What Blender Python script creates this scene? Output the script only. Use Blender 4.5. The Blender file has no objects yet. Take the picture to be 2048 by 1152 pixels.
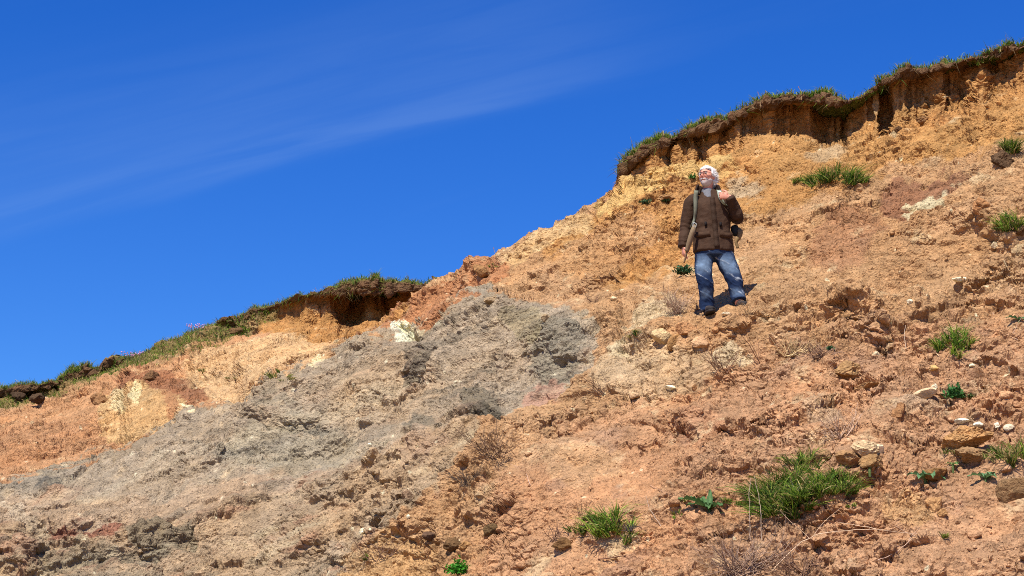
import bpy, math, random
import numpy as np
from mathutils import Vector, Matrix

random.seed(7)
RNG = np.random.default_rng(11)
scene = bpy.context.scene
COL = scene.collection

# ------------------------------------------------------------------ camera, sky, sun, exposure
F_PIX, PITCH, CAM_Z = 3486.0, math.radians(14.0), 1.6
cam_data = bpy.data.cameras.new("camera")
cam_data.sensor_width = 36.0
cam_data.lens = 36.0 * F_PIX / 2048.0
cam_data.clip_start, cam_data.clip_end = 0.1, 3000.0
cam = bpy.data.objects.new("camera", cam_data)
cam.location = (0, 0, CAM_Z)
cam.rotation_euler = (math.pi / 2 + PITCH, 0, 0)
COL.objects.link(cam)
scene.camera = cam

SUN_ELEV = math.radians(59.0)
SUN_DIR = Vector((-0.43, -0.90, 0.0)).normalized() * math.cos(SUN_ELEV) + Vector((0, 0, math.sin(SUN_ELEV)))
sun_data = bpy.data.lights.new("sun", 'SUN')
sun_data.energy = 5.0
sun_data.angle = math.radians(0.53)
sun_data.color = (1.0, 0.955, 0.89)
sun = bpy.data.objects.new("sun", sun_data)
sun.rotation_euler = (-SUN_DIR).to_track_quat('-Z', 'Y').to_euler()
sun.location = (-20, -20, 40)
COL.objects.link(sun)

world = bpy.data.worlds.new("World")
scene.world = world
world.use_nodes = True
wn, wl = world.node_tree.nodes, world.node_tree.links
wn.clear()
w_out = wn.new('ShaderNodeOutputWorld')
w_bg = wn.new('ShaderNodeBackground')
w_sky = wn.new('ShaderNodeTexSky')
w_sky.sky_type = 'NISHITA'
w_sky.sun_disc = False
w_sky.sun_elevation = SUN_ELEV
w_sky.sun_rotation = math.atan2(SUN_DIR.x, SUN_DIR.y)
w_sky.altitude = 0.0
w_sky.air_density = 1.0
w_sky.dust_density = 0.15
w_sky.ozone_density = 3.0
w_bg.inputs['Strength'].default_value = 0.10
w_hsv = wn.new('ShaderNodeHueSaturation')
w_hsv.inputs['Saturation'].default_value = 1.38
w_hsv.inputs['Value'].default_value = 1.0
w_hsv.inputs['Hue'].default_value = 0.512
wl.new(w_sky.outputs[0], w_hsv.inputs['Color'])
# thin cirrus: one slanting veil with a sharper lower edge, and a thin wisp along that edge
def _px_ray(px, py):
    u, v = (px - 1024.0) / F_PIX, (576.0 - py) / F_PIX
    return Vector((u, math.cos(PITCH) - math.sin(PITCH) * v, math.sin(PITCH) + math.cos(PITCH) * v)).normalized()


veil_axis = _px_ray(1500, 100).cross(_px_ray(0, 478)).normalized()
if veil_axis.z < 0:
    veil_axis = -veil_axis


def wmath(op, a, b=None, c=None, clamp=False):
    nd = wn.new('ShaderNodeMath')
    nd.operation = op
    nd.use_clamp = clamp
    for k, x in enumerate((a, b, c)):
        if x is None:
            continue
        if isinstance(x, (int, float)):
            nd.inputs[k].default_value = x
        else:
            wl.new(x, nd.inputs[k])
    return nd.outputs[0]


def wrange(x, a, b, lo=0.0, hi=1.0):
    nd = wn.new('ShaderNodeMapRange')
    nd.interpolation_type = 'SMOOTHSTEP'
    wl.new(x, nd.inputs[0])
    for k, q in enumerate((a, b, lo, hi)):
        nd.inputs[k + 1].default_value = q
    return nd.outputs[0]


w_tc = wn.new('ShaderNodeTexCoord')
w_dir = w_tc.outputs['Generated']
w_dot = wn.new('ShaderNodeVectorMath')
w_dot.operation = 'DOT_PRODUCT'
wl.new(w_dir, w_dot.inputs[0])
w_dot.inputs[1].default_value = veil_axis


def streak(scale, stretch, detail, dist):
    mp = wn.new('ShaderNodeMapping')
    mp.vector_type = 'TEXTURE'
    mp.inputs['Rotation'].default_value = Vector((0, 0, 1)).rotation_difference(veil_axis).to_euler()
    mp.inputs['Scale'].default_value = (1.0, 1.0, 1.0 / stretch)
    wl.new(w_dir, mp.inputs[0])
    nz_ = wn.new('ShaderNodeTexNoise')
    nz_.inputs['Scale'].default_value = scale
    nz_.inputs['Detail'].default_value = detail
    nz_.inputs['Roughness'].default_value = 0.55
    nz_.inputs['Distortion'].default_value = dist
    wl.new(mp.outputs[0], nz_.inputs['Vector'])
    return nz_.outputs[0]


n_soft = streak(2.6, 5.0, 3.0, 0.2)
n_fib = streak(5.0, 12.0, 8.0, 0.5)
w_h = wmath('ADD', w_dot.outputs['Value'], wmath('MULTIPLY', wmath('SUBTRACT', n_soft, 0.5), 0.035))
veil = wmath('MULTIPLY', wrange(w_h, -0.006, 0.016), wrange(w_h, 0.012, 0.115, 1.0, 0.0))
w_sep = wn.new('ShaderNodeSeparateXYZ')
wl.new(w_dir, w_sep.inputs[0])
w_fade = wrange(w_sep.outputs['X'], -0.03, 0.13, 1.0, 0.1)          # the veil thins out to the east
veil = wmath('MULTIPLY', veil, wrange(n_fib, 0.30, 0.72, 0.45, 1.0))
veil = wmath('MULTIPLY', veil, w_fade)
wisp = wmath('MULTIPLY', wrange(w_h, -0.004, 0.006), wrange(w_h, 0.006, 0.020, 1.0, 0.0))
wisp = wmath('MULTIPLY', wmath('MULTIPLY', wisp, w_fade), wrange(n_fib, 0.40, 0.65))
thin = wmath('MULTIPLY', wrange(n_soft, 0.5, 0.8), wrange(n_fib, 0.42, 0.75, 0.0, 0.10))
w_amt = wmath('ADD', wmath('ADD', wmath('MULTIPLY', veil, 0.080), wmath('MULTIPLY', wisp, 0.045)), wmath('MULTIPLY', thin, 0.5), clamp=True)
w_mix = wn.new('ShaderNodeMixRGB')
w_mix.inputs[2].default_value = (3.2, 4.6, 6.4, 1)
wl.new(w_amt, w_mix.inputs[0])
w_tint = wn.new('ShaderNodeVectorMath')
w_tint.operation = 'MULTIPLY'
w_tint.inputs[1].default_value = (0.46, 0.73, 1.045)
wl.new(w_hsv.outputs[0], w_tint.inputs[0])
wl.new(w_tint.outputs[0], w_mix.inputs[1])
wl.new(w_mix.outputs[0], w_bg.inputs[0])
wl.new(w_bg.outputs[0], w_out.inputs[0])

scene.view_settings.view_transform = 'Standard'
scene.view_settings.look = 'None'
scene.view_settings.exposure = 0.6
scene.view_settings.gamma = 1.0
scene.view_settings.use_curve_mapping = False
scene.render.engine = 'CYCLES'
scene.cycles.use_denoising = False
scene.cycles.pixel_filter_type = 'BLACKMAN_HARRIS'
scene.cycles.filter_width = 1.0
scene.cycles.max_bounces = 5
scene.cycles.diffuse_bounces = 3
scene.cycles.transparent_max_bounces = 6

# ------------------------------------------------------------------ helpers
f32 = np.float32


def lin(r, g, b):
    c = np.array([r, g, b], dtype=np.float64) / 255.0
    return np.where(c <= 0.04045, c / 12.92, ((c + 0.055) / 1.055) ** 2.4)


CP, SP = math.cos(PITCH), math.sin(PITCH)


def ray(px, py):
    u = (np.asarray(px, float) - 1024.0) / F_PIX
    v = (576.0 - np.asarray(py, float)) / F_PIX
    return np.stack([u, CP - SP * v, SP + CP * v], -1)


def at(px, py, r):
    """point in the world seen from the beach in that direction, r metres away along the ground"""
    d = ray(px, py)
    hl = np.hypot(d[..., 0], d[..., 1])
    return d * (np.asarray(r, float) / hl)[..., None] + np.array([0, 0, CAM_Z])


def project(P):
    q = P - np.array([0, 0, CAM_Z])
    dep = q[..., 1] * CP + q[..., 2] * SP
    v = -q[..., 1] * SP + q[..., 2] * CP
    return 1024 + F_PIX * q[..., 0] / dep, 576 - F_PIX * v / dep, dep


_T1 = RNG.random((64, 64, 64)).astype(f32) * 2 - 1
_TV = RNG.random((64 ** 3, 3)).astype(f32)
_R = np.array([[0.36, 0.48, -0.8], [-0.8, 0.6, 0.0], [0.48, 0.64, 0.6]], f32)


def vnoise(p):
    """smooth value noise in -1..1 at points p (N,3)"""
    i = np.floor(p)
    f = (p - i).astype(f32)
    i = i.astype(np.int32)
    f = f * f * f * (f * (f * 6 - 15) + 10)
    out = 0
    T = _T1.ravel()
    for a in (0, 1):
        wx = f[:, 0] if a else 1 - f[:, 0]
        xa = ((i[:, 0] + a) & 63) << 12
        for b in (0, 1):
            wy = wx * (f[:, 1] if b else 1 - f[:, 1])
            yb = xa | (((i[:, 1] + b) & 63) << 6)
            for c in (0, 1):
                out = out + wy * (f[:, 2] if c else 1 - f[:, 2]) * T[yb | ((i[:, 2] + c) & 63)]
    return out


def fbm(p, scale, octaves=4, gain=0.5, seed=0.0, ridged=False):
    q = (p * scale).astype(f32) + f32(seed * 7.31)
    amp, tot, s = 1.0, 0.0, 0
    for _ in range(octaves):
        v = vnoise(q)
        if ridged:
            v = 1 - 2 * np.abs(v)
        s = s + amp * v
        tot += amp
        amp *= gain
        q = (q @ _R) * f32(2.03) + f32(11.7)
    return s / tot


def voronoi(p, scale, seed=0.0, jitter=0.9):
    """F1, F2 and a random value per cell"""
    q = (p * scale).astype(f32) + f32(seed * 5.17)
    i = np.floor(q).astype(np.int32)
    f = q - i
    n = len(q)
    d1 = np.full(n, 9, f32)
    d2 = np.full(n, 9, f32)
    idc = np.zeros(n, np.int32)
    for a in (-1, 0, 1):
        for b in (-1, 0, 1):
            for c in (-1, 0, 1):
                k = (((i[:, 0] + a) & 63) << 12) | (((i[:, 1] + b) & 63) << 6) | ((i[:, 2] + c) & 63)
                o = _TV[k]
                dx = a + 0.5 + (o[:, 0] - 0.5) * jitter - f[:, 0]
                dy = b + 0.5 + (o[:, 1] - 0.5) * jitter - f[:, 1]
                dz = c + 0.5 + (o[:, 2] - 0.5) * jitter - f[:, 2]
                d = dx * dx + dy * dy + dz * dz
                near = d < d1
                d2 = np.where(near, d1, np.minimum(d2, d))
                idc = np.where(near, k, idc)
                d1 = np.where(near, d, d1)
    return np.sqrt(d1), np.sqrt(d2), _TV[idc, 1]


def smooth(a, b, x):
    t = np.clip((x - a) / (b - a), 0, 1)
    return t * t * (3 - 2 * t)


def pchip(xk, yk, x):
    xk = np.asarray(xk, float)
    yk = np.asarray(yk, float)
    h = np.diff(xk)
    d = np.diff(yk) / h
    m = np.zeros_like(yk)
    for k in range(1, len(xk) - 1):
        if d[k - 1] * d[k] > 0:
            w1, w2 = 2 * h[k] + h[k - 1], h[k] + 2 * h[k - 1]
            m[k] = (w1 + w2) / (w1 / d[k - 1] + w2 / d[k])
    m[0], m[-1] = d[0], d[-1]
    x = np.clip(x, xk[0], xk[-1])
    j = np.clip(np.searchsorted(xk, x, side='right') - 1, 0, len(h) - 1)
    t = (x - xk[j]) / h[j]
    t2, t3 = t * t, t * t * t
    return ((2 * t3 - 3 * t2 + 1) * yk[j] + (t3 - 2 * t2 + t) * h[j] * m[j] + (-2 * t3 + 3 * t2) * yk[j + 1] + (t3 - t2) * h[j] * m[j + 1])


def mesh_from(name, V, faces, mat=None, parent=None, smooth_shade=True, color=None, loc=None):
    """one mesh object from arrays; faces is an (n,3) or (n,4) array, or a list of such arrays"""
    me = bpy.data.meshes.new(name)
    V = np.asarray(V, f32)
    fl = faces if isinstance(faces, list) else [faces]
    fl = [np.asarray(f, np.int32) for f in fl if len(f)]
    me.vertices.add(len(V))
    me.vertices.foreach_set('co', V.ravel())
    nl = sum(f.size for f in fl)
    nf = sum(len(f) for f in fl)
    me.loops.add(nl)
    me.polygons.add(nf)
    me.loops.foreach_set('vertex_index', np.concatenate([f.ravel() for f in fl]))
    tot = np.concatenate([np.full(len(f), f.shape[1], np.int32) for f in fl])
    me.polygons.foreach_set('loop_start', np.concatenate([[0], np.cumsum(tot)[:-1]]).astype(np.int32))
    me.polygons.foreach_set('loop_total', tot)
    me.polygons.foreach_set('use_smooth', np.full(nf, smooth_shade))
    if color is not None:
        a = me.attributes.new('Col', 'FLOAT_COLOR', 'POINT')
        c = np.ones((len(V), 4), f32)
        c[:, :3] = color
        a.data.foreach_set('color', c.ravel())
    me.update(calc_edges=True)
    me.validate()
    if mat:
        me.materials.append(mat)
    o = bpy.data.objects.new(name, me)
    COL.objects.link(o)
    if parent:
        o.parent = parent
    if loc is not None:
        o.location = loc
    return o


def tag(o, label=None, cat=None, group=None, kind=None):
    if label:
        o['label'] = label
    if cat:
        o['category'] = cat
    if group:
        o['group'] = group
    if kind:
        o['kind'] = kind
    return o


def empty(name, loc):
    o = bpy.data.objects.new(name, None)
    o.empty_display_size = 0.1
    o.location = loc
    COL.objects.link(o)
    return o


def material(name, rgb=None, rough=0.9, spec=0.2, attr=False, var=0.25, scale=30.0, bump=0.0, bscale=200.0, sss=0.0, trans=0.0, metal=0.0):
    """principled material with noise variation of the colour and optional fine bump"""
    m = bpy.data.materials.new(name)
    m.use_nodes = True
    n, l = m.node_tree.nodes, m.node_tree.links
    b = n['Principled BSDF']
    b.inputs['Roughness'].default_value = rough
    b.inputs['Specular IOR Level'].default_value = spec
    b.inputs['Metallic'].default_value = metal
    tc = n.new('ShaderNodeTexCoord')
    nz = n.new('ShaderNodeTexNoise')
    nz.inputs['Scale'].default_value = scale
    nz.inputs['Detail'].default_value = 5.0
    l.new(tc.outputs['Object'], nz.inputs['Vector'])
    mr = n.new('ShaderNodeMapRange')
    mr.inputs[1].default_value, mr.inputs[2].default_value = 0.3, 0.7
    mr.inputs[3].default_value, mr.inputs[4].default_value = 1 - var, 1 + var
    l.new(nz.outputs[0], mr.inputs[0])
    mul = n.new('ShaderNodeVectorMath')
    mul.operation = 'MULTIPLY'
    if attr:
        at_ = n.new('ShaderNodeAttribute')
        at_.attribute_name = 'Col'
        l.new(at_.outputs['Color'], mul.inputs[0])
    else:
        mul.inputs[0].default_value = tuple(rgb)
    l.new(mr.outputs[0], mul.inputs[1])
    l.new(mul.outputs[0], b.inputs['Base Color'])
    if sss:
        b.inputs['Subsurface Weight'].default_value = sss
        b.inputs['Subsurface Radius'].default_value = (0.01, 0.004, 0.002)
    if bump:
        n2 = n.new('ShaderNodeTexNoise')
        n2.inputs['Scale'].default_value = bscale
        n2.inputs['Detail'].default_value = 4.0
        l.new(tc.outputs['Object'], n2.inputs['Vector'])
        bp = n.new('ShaderNodeBump')
        bp.inputs['Strength'].default_value = 1.0
        bp.inputs['Distance'].default_value = bump
        l.new(n2.outputs[0], bp.inputs['Height'])
        l.new(bp.outputs[0], b.inputs['Normal'])
    if trans:
        ts = n.new('ShaderNodeBsdfTranslucent')
        l.new(mul.outputs[0], ts.inputs[0])
        mx = n.new('ShaderNodeMixShader')
        mx.inputs[0].default_value = trans
        l.new(b.outputs[0], mx.inputs[1])
        l.new(ts.outputs[0], mx.inputs[2])
        l.new(mx.outputs[0], n['Material Output'].inputs[0])
    return m


# ------------------------------------------------------------------ the cliff: profiles from the beach up to the plateau
# each row is a line that runs along the cliff: (direction x, direction y, metres away along the ground)
ROWS = [
    [(-900, 3000, 5), (2950, 3000, 5)],
    [(-900, 1720, 14), (0, 1700, 13), (1000, 1700, 11.5), (2048, 1700, 10), (2950, 1700, 9.5)],
    [(-900, 1200, 21.5), (0, 1152, 20.5), (500, 1152, 19.4), (1000, 1152, 16.8), (1500, 1152, 14.9), (2048, 1152, 14.2), (2950, 1152, 13.6)],
    [(-900, 1130, 22.4), (0, 1060, 21.6), (500, 1000, 20.8), (1000, 980, 18.0), (1500, 985, 15.9), (2048, 990, 15.1), (2950, 960, 14.6)],
    [(-900, 1110, 23.2), (0, 1010, 22.7), (500, 900, 22.0), (1000, 850, 19.6), (1500, 850, 17.2), (2048, 850, 16.3), (2950, 800, 15.6)],
    [(-900, 1100, 23.7), (0, 985, 23.3), (500, 850, 22.8), (1000, 720, 21.3), (1200, 740, 19.6), (1500, 730, 18.5), (2048, 720, 17.4), (2950, 650, 16.6)],
    [(-900, 1090, 24.2), (0, 960, 23.8), (300, 890, 23.8), (400, 832, 23.6), (620, 742, 23.5), (790, 690, 23.3), (870, 640, 23.0), (955, 588, 22.8), (1000, 596, 22.4),
     (1100, 622, 21.8), (1260, 645, 20.6), (1415, 634, 19.9), (1560, 612, 19.4), (1750, 600, 19.2), (2048, 565, 18.9), (2950, 470, 18.0)],
    [(-900, 1090, 26.5), (0, 968, 26.5), (300, 900, 26.5), (400, 846, 26), (620, 758, 26), (790, 708, 25.6), (870, 655, 25), (955, 598, 24.2), (1000, 592, 23.5),
     (1100, 598, 22.8), (1260, 614, 21.4), (1415, 606, 20.7), (1560, 588, 20.1), (1750, 575, 19.8), (2048, 540, 19.4), (2950, 440, 18.6)],
    [(-900, 1010, 31), (0, 895, 31), (200, 860, 31), (400, 795, 30.5), (620, 715, 29.6), (700, 702, 28.8), (790, 680, 27.8), (870, 632, 26.8), (955, 572, 25.4), (1100, 540, 24),
     (1260, 520, 22.9), (1415, 510, 22.2), (1560, 490, 21.5), (1750, 460, 21), (2048, 420, 20.2), (2950, 320, 19.6)],
    [(-900, 960, 36), (0, 850, 36), (200, 806, 36), (400, 730, 34.5), (620, 690, 31.8), (700, 688, 30.8), (770, 660, 30), (800, 622, 29.3), (850, 577, 28.6), (930, 546, 27.5),
     (960, 530, 27.1), (1000, 515, 26.5), (1060, 478, 26), (1180, 430, 25.6), (1252, 378, 25.2), (1330, 380, 24.6), (1415, 392, 24), (1560, 365, 23.4), (1750, 340, 23), (2048, 270, 22.4), (2950, 150, 21.6)],
    [(-900, 945, 38.5), (0, 836, 38.8), (200, 776, 38.5), (400, 700, 37), (620, 668, 35), (740, 668, 34), (850, 640, 33), (1000, 560, 31), (1180, 470, 29), (1252, 388, 26.3),
     (1300, 350, 25.5), (1415, 338, 24.8), (1560, 310, 24.2), (1750, 290, 23.8), (2048, 200, 23.4), (2950, 90, 22.4)],
    [(-900, 930, 41.5), (0, 818, 41.5), (200, 757, 41), (400, 676, 39), (560, 642, 37), (640, 640, 36.2), (700, 645, 35.5), (800, 630, 35), (850, 610, 34.5), (1000, 545, 32.5),
     (1180, 450, 30), (1250, 372, 27), (1280, 345, 26.2), (1340, 325, 25.9), (1415, 300, 25.6), (1500, 272, 25.2), (1560, 262, 25), (1680, 262, 24.6), (1750, 240, 24.4), (1900, 200, 24), (2048, 150, 23.8), (2950, 20, 22.8)],
    [(-900, 906, 42.3), (0, 800, 42.3), (200, 744, 41.8), (400, 666, 39.8), (560, 616, 37.8), (640, 594, 37.2), (700, 588, 36.8), (800, 588, 36.2), (850, 585, 35.8), (1000, 537, 33),
     (1180, 452, 30.4), (1238, 410, 28.4), (1258, 345, 27.4), (1290, 318, 26.7), (1330, 300, 26.4), (1415, 277, 26), (1500, 240, 25.7), (1560, 222, 25.6), (1680, 230, 25.3), (1750, 196, 25), (1900, 158, 24.7), (2048, 115, 24.4), (2950, -25, 23.4)],
    [(-900, 904, 41.9), (0, 798, 41.9), (230, 736, 41.3), (420, 668, 39.3), (560, 612, 37.4), (640, 592, 36.8), (700, 586, 36.4), (800, 586, 35.8), (850, 580, 35.5), (1000, 533, 32.8),
     (1180, 450, 30.2), (1238, 408, 28.2), (1258, 340, 27.1), (1290, 316, 26.5), (1330, 300, 26.2), (1415, 277, 25.7), (1500, 240, 25.4), (1560, 219, 25.25), (1620, 222, 25.15), (1690, 228, 25), (1740, 208, 24.85), (1760, 190, 24.75), (1900, 152, 24.4), (2048, 112, 24.1), (2950, -28, 23.1)],
    [(-900, 884, 42), (0, 783, 42), (100, 762, 41.8), (230, 724, 41.4), (300, 704, 40.6), (420, 656, 39.3), (500, 628, 38.2), (600, 592, 36.9), (650, 579, 36.7), (720, 567, 36.3), (850, 569, 35.6), (1000, 530, 32.9),
     (1180, 448, 30.3), (1238, 404, 28.3), (1258, 326, 27.2), (1290, 300, 26.6), (1320, 284, 26.3), (1370, 265, 25.95), (1460, 243, 25.6), (1500, 212, 25.4), (1560, 193, 25.3), (1620, 197, 25.2), (1690, 204, 25.05), (1730, 192, 24.9), (1750, 172, 24.8), (1780, 156, 24.7),
     (1850, 140, 24.55), (1960, 116, 24.35), (2048, 93, 24.2), (2450, 22, 23.7), (2950, -55, 23.2)],
]
NR = len(ROWS)
xs_in = np.arange(-70, 2119, 2.05)
xl = -70 - np.cumsum(2.0 * 1.045 ** np.arange(66))
xr = 2118 + np.cumsum(2.0 * 1.045 ** np.arange(66))
PX = np.concatenate([xl[xl > -900][::-1], xs_in, xr[xr < 2950]])
NC = len(PX)
K = np.zeros((NR + 2, NC, 3))


def noise1(x, scale, seed, octaves=3):
    p = np.stack([x * scale, np.full_like(x, seed * 3.7), np.full_like(x, seed * 1.3)], -1)
    return fbm(p, 1.0, octaves, 0.55)


alcove = np.zeros(NC)
for c, w, a in [(1285, 14, 0.12), (1345, 16, 0.15), (1400, 18, 0.15), (1450, 10, 0.12), (1585, 26, 0.22), (1662, 34, 0.62), (1700, 18, 0.35), (1769, 11, 0.5), (1845, 20, 0.22), (1893, 7, 0.30), (1925, 24, 0.45), (2000, 30, 0.3),
                (2110, 40, 0.5), (740, 42, 0.9), (800, 30, 0.7), (700, 26, 0.6), (575, 75, -0.30), (350, 30, 0.35), (140, 40, 0.3), (40, 25, 0.3)]:
    alcove += a * np.exp(-(np.abs(PX - c) / w) ** 4)
alcove += 0.17 * noise1(PX, 1 / 24.0, 2.0) + 0.10 * noise1(PX, 1 / 9.0, 3.0, 2)
lip_r = 0.16 * noise1(PX, 1 / 38.0, 5.0) + 0.09 * noise1(PX, 1 / 11.0, 6.0)
lip_y = 4.0 * noise1(PX, 1 / 30.0, 8.0) + 2.2 * noise1(PX, 1 / 8.0, 9.0)
for k, row in enumerate(ROWS):
    xk, yk, rk = (np.array([q[j] for q in row], float) for j in range(3))
    y, r = pchip(xk, yk, PX), pchip(xk, rk, PX)
    sg = 26.0 if k < 9 else (14.0 if k == 9 else 8.0)
    xe = np.arange(-1100, 3150, 2.0)
    ker = np.exp(-0.5 * (np.arange(-3 * sg, 3 * sg + 1, 2.0) / sg) ** 2)
    ker /= ker.sum()
    hp = len(ker) // 2
    y = np.interp(PX, xe, np.convolve(np.pad(pchip(xk, yk, xe), hp, mode='edge'), ker, 'valid')[:len(xe)])
    r = np.interp(PX, xe, np.convolve(np.pad(pchip(xk, rk, xe), hp, mode='edge'), ker, 'valid')[:len(xe)])
    if k == 11:
        q12 = ROWS[12]
        r12 = np.interp(PX, xe, np.convolve(np.pad(pchip([q[0] for q in q12], [q[2] for q in q12], xe), hp, mode='edge'), ker, 'valid')[:len(xe)])
        steep = smooth(1240, 1275, PX) + smooth(480, 560, PX) * (1 - smooth(850, 900, PX))
        r = r * (1 - steep) + steep * np.maximum(r, r12 - 0.22)
        r = r + 0.75 * alcove
        y = y + (8 + 38 * np.clip(alcove, -0.1, 0.8)) * smooth(1240, 1275, PX)
    if k == 12:
        r = r + alcove
    if k in (13, 14):
        r = r + lip_r
        y = y + lip_y * (1.6 if k == 13 else 0.35)
    if k in (12, 13):
        y = y - 15.0 * smooth(1265, 1330, PX)
    if k == 13:
        y = y - 4.0 * smooth(1450, 1560, PX)
    K[k] = at(PX, y, r)
rad = K[14, :, :2] / np.linalg.norm(K[14, :, :2], axis=1)[:, None]
for k, (dr, dz) in enumerate([(6.0, 0.05), (160.0, -2.0)]):
    K[NR + k, :, :2] = K[14, :, :2] + rad * dr
    K[NR + k, :, 2] = K[14, :, 2] + dz
NK = NR + 2

# column-wise monotone cubic through the rows, in chord length
seg = np.linalg.norm(np.diff(K, axis=0), axis=2) ** 0.7 + 1e-4
T = np.concatenate([np.zeros((1, NC)), np.cumsum(seg, 0)])
H = np.diff(T, axis=0)[:, :, None]
D = np.diff(K, axis=0) / H
M = np.zeros_like(K)
w1, w2 = 2 * H[1:] + H[:-1], H[1:] + 2 * H[:-1]
with np.errstate(divide='ignore', invalid='ignore'):
    hm = (w1 + w2) / (w1 / D[:-1] + w2 / D[1:])
M[1:-1] = np.where(D[:-1] * D[1:] > 0, hm, 0)
M[0], M[-1] = D[0], D[-1]
NF = 26
S_f = np.linspace(0, NK - 1, (NK - 1) * NF + 1)
kk = np.minimum(S_f.astype(int), NK - 2)
tt = (S_f - kk)[:, None, None]
t2, t3 = tt * tt, tt ** 3
FINE = (2 * t3 - 3 * t2 + 1) * K[kk] + (t3 - 2 * t2 + tt) * H[kk] * M[kk] + (3 * t2 - 2 * t3) * K[kk + 1] + (t3 - t2) * H[kk] * M[kk + 1]
fx, fy, _ = project(FINE)
inb = np.clip((1260 - fy) / 80, 0.05, 1) * (S_f < 14.3)[:, None]
scr = np.hypot(np.diff(fx, axis=0), np.diff(fy, axis=0)) * inb[1:]
wl_ = np.linalg.norm(np.diff(FINE, axis=0), axis=2)
plate = (S_f[1:] > NR - 1)[:, None]
wgt = scr + wl_ * np.where(plate, 0.6, 9.0) + 0.02
W = np.concatenate([np.zeros((1, NC)), np.cumsum(wgt, 0)])
NROW = 760
q = np.linspace(0, 1, NROW)
G = np.zeros((NROW, NC, 3))
SV = np.zeros((NROW, NC))
for j in range(NC):
    wj = W[:, j] / W[-1, j]
    for a in range(3):
        G[:, j, a] = np.interp(q, wj, FINE[:, j, a])
    SV[:, j] = np.interp(q, wj, S_f)


def grid_normals(Gp):
    du = np.gradient(Gp, axis=1)
    dv = np.gradient(Gp, axis=0)
    n = np.cross(du, dv)
    return n / (np.linalg.norm(n, axis=2, keepdims=True) + 1e-9)


N0 = grid_normals(G)
for _ in range(6):
    N0[1:-1] = (N0[:-2] + 2 * N0[1:-1] + N0[2:]) / 4
    N0[:, 1:-1] = (N0[:, :-2] + 2 * N0[:, 1:-1] + N0[:, 2:]) / 4
N0 /= np.linalg.norm(N0, axis=2, keepdims=True)
P = G.reshape(-1, 3)
NRM = N0.reshape(-1, 3)
s_ = SV.ravel()
bx, by, bd = project(P)
far = np.clip(bd, 8, 60)

# ------------------------------------------------------------------ geology of the cliff: zones of clay, marl and soil
ZS = 4.0
ZW, ZH = int(2300 / ZS), int(1400 / ZS)
zgx, zgy = np.meshgrid(np.arange(ZW) * ZS - 120, np.arange(ZH) * ZS - 60)


def blur1(a, sig):
    if sig < 0.3:
        return a
    r = int(3 * sig) + 1
    k = np.exp(-0.5 * (np.arange(-r, r + 1) / sig) ** 2)
    k /= k.sum()
    for ax in (0, 1):
        pad = [(0, 0), (0, 0)]
        pad[ax] = (r, r)
        b = np.pad(a, pad, mode='edge')
        a = sum(k[i] * (b[i:i + a.shape[0]] if ax == 0 else b[:, i:i + a.shape[1]]) for i in range(2 * r + 1))
    return a


def poly_mask(poly, blur):
    ins = np.zeros(zgx.shape, bool)
    n = len(poly)
    for i in range(n):
        x1, y1 = poly[i]
        x2, y2 = poly[(i + 1) % n]
        if y1 == y2:
            continue
        c = ((y1 > zgy) != (y2 > zgy)) & (zgx < (x2 - x1) * (zgy - y1) / (y2 - y1) + x1)
        ins ^= c
    return blur1(ins.astype(f32), blur / ZS)


def sample(mask, x, y):
    gx = np.clip((x + 120) / ZS, 0, ZW - 1.01)
    gy = np.clip((y + 60) / ZS, 0, ZH - 1.01)
    i, j = gx.astype(int), gy.astype(int)
    a, b = gx - i, gy - j
    return (mask[j, i] * (1 - a) * (1 - b) + mask[j, i + 1] * a * (1 - b) + mask[j + 1, i] * (1 - a) * b + mask[j + 1, i + 1] * a * b).astype(f32)



# ------------------------------------------------------------------ large relief first, then the rows are spread again over the new surface
Pf = P.astype(f32)
n_big = fbm(Pf, 0.55, 3, 0.5, 1)
n_mid = fbm(Pf, 1.7, 4, 0.55, 2)
n_m2 = fbm(Pf, 1.9, 4, 0.55, 3)
n_sm = fbm(Pf, 7.0, 2, 0.5, 4)
pxs = 3486.0 / far
wx = bx + (n_mid * 0.22 + n_sm * 0.10) * pxs * 0.55
wy = by + (n_m2 * 0.22 + n_sm * 0.10) * pxs * 0.40
has_edge = np.clip(smooth(1240, 1266, bx) + smooth(872, 845, bx), 0, 1)
face = smooth(10.8, 11.4, s_) * (1 - smooth(12.9, 13.2, s_))
lip = smooth(11.9, 12.4, s_) * (1 - smooth(14.3, 14.9, s_))
quiet = 1 - smooth(13.9, 14.6, s_)
disp = np.zeros(len(P), f32)
disp += 0.15 * n_big * quiet * (1 - 0.7 * lip)
disp += 0.10 * fbm(Pf, 1.5, 3, 0.5, 21) * quiet
hgt = P[:, 2] + 0.10 * P[:, 0]
ph = hgt * 1.15 + 0.9 * n_big + 0.35 * n_mid
saw = ph - np.floor(ph)
disp += (0.16 * (saw ** 2) * smooth(1.0, 0.93, saw)) * (0.1 + 0.9 * smooth(0.0, 0.35, fbm(Pf, 0.8, 3, 0.5, 26))) * quiet * (1 - face)
ph = hgt * 3.1 + 1.1 * n_mid + 1.2 * n_big
saw = ph - np.floor(ph)
disp += (0.085 * (saw ** 2) * smooth(1.0, 0.9, saw)) * (0.1 + 0.9 * smooth(-0.05, 0.35, fbm(Pf, 1.3, 3, 0.5, 27))) * quiet * (1 - face)
v1, v2, vc = voronoi(Pf + 0.10 * np.stack([n_mid, n_m2, n_sm], -1), 2.6, 1)
disp += 0.10 * np.sqrt(np.clip(1 - v1 * v1 * 1.35, 0, 1)) * smooth(0.45, 0.9, vc) * smooth(-0.25, 0.35, fbm(Pf, 1.2, 3, 0.5, 31)) * quiet
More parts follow.
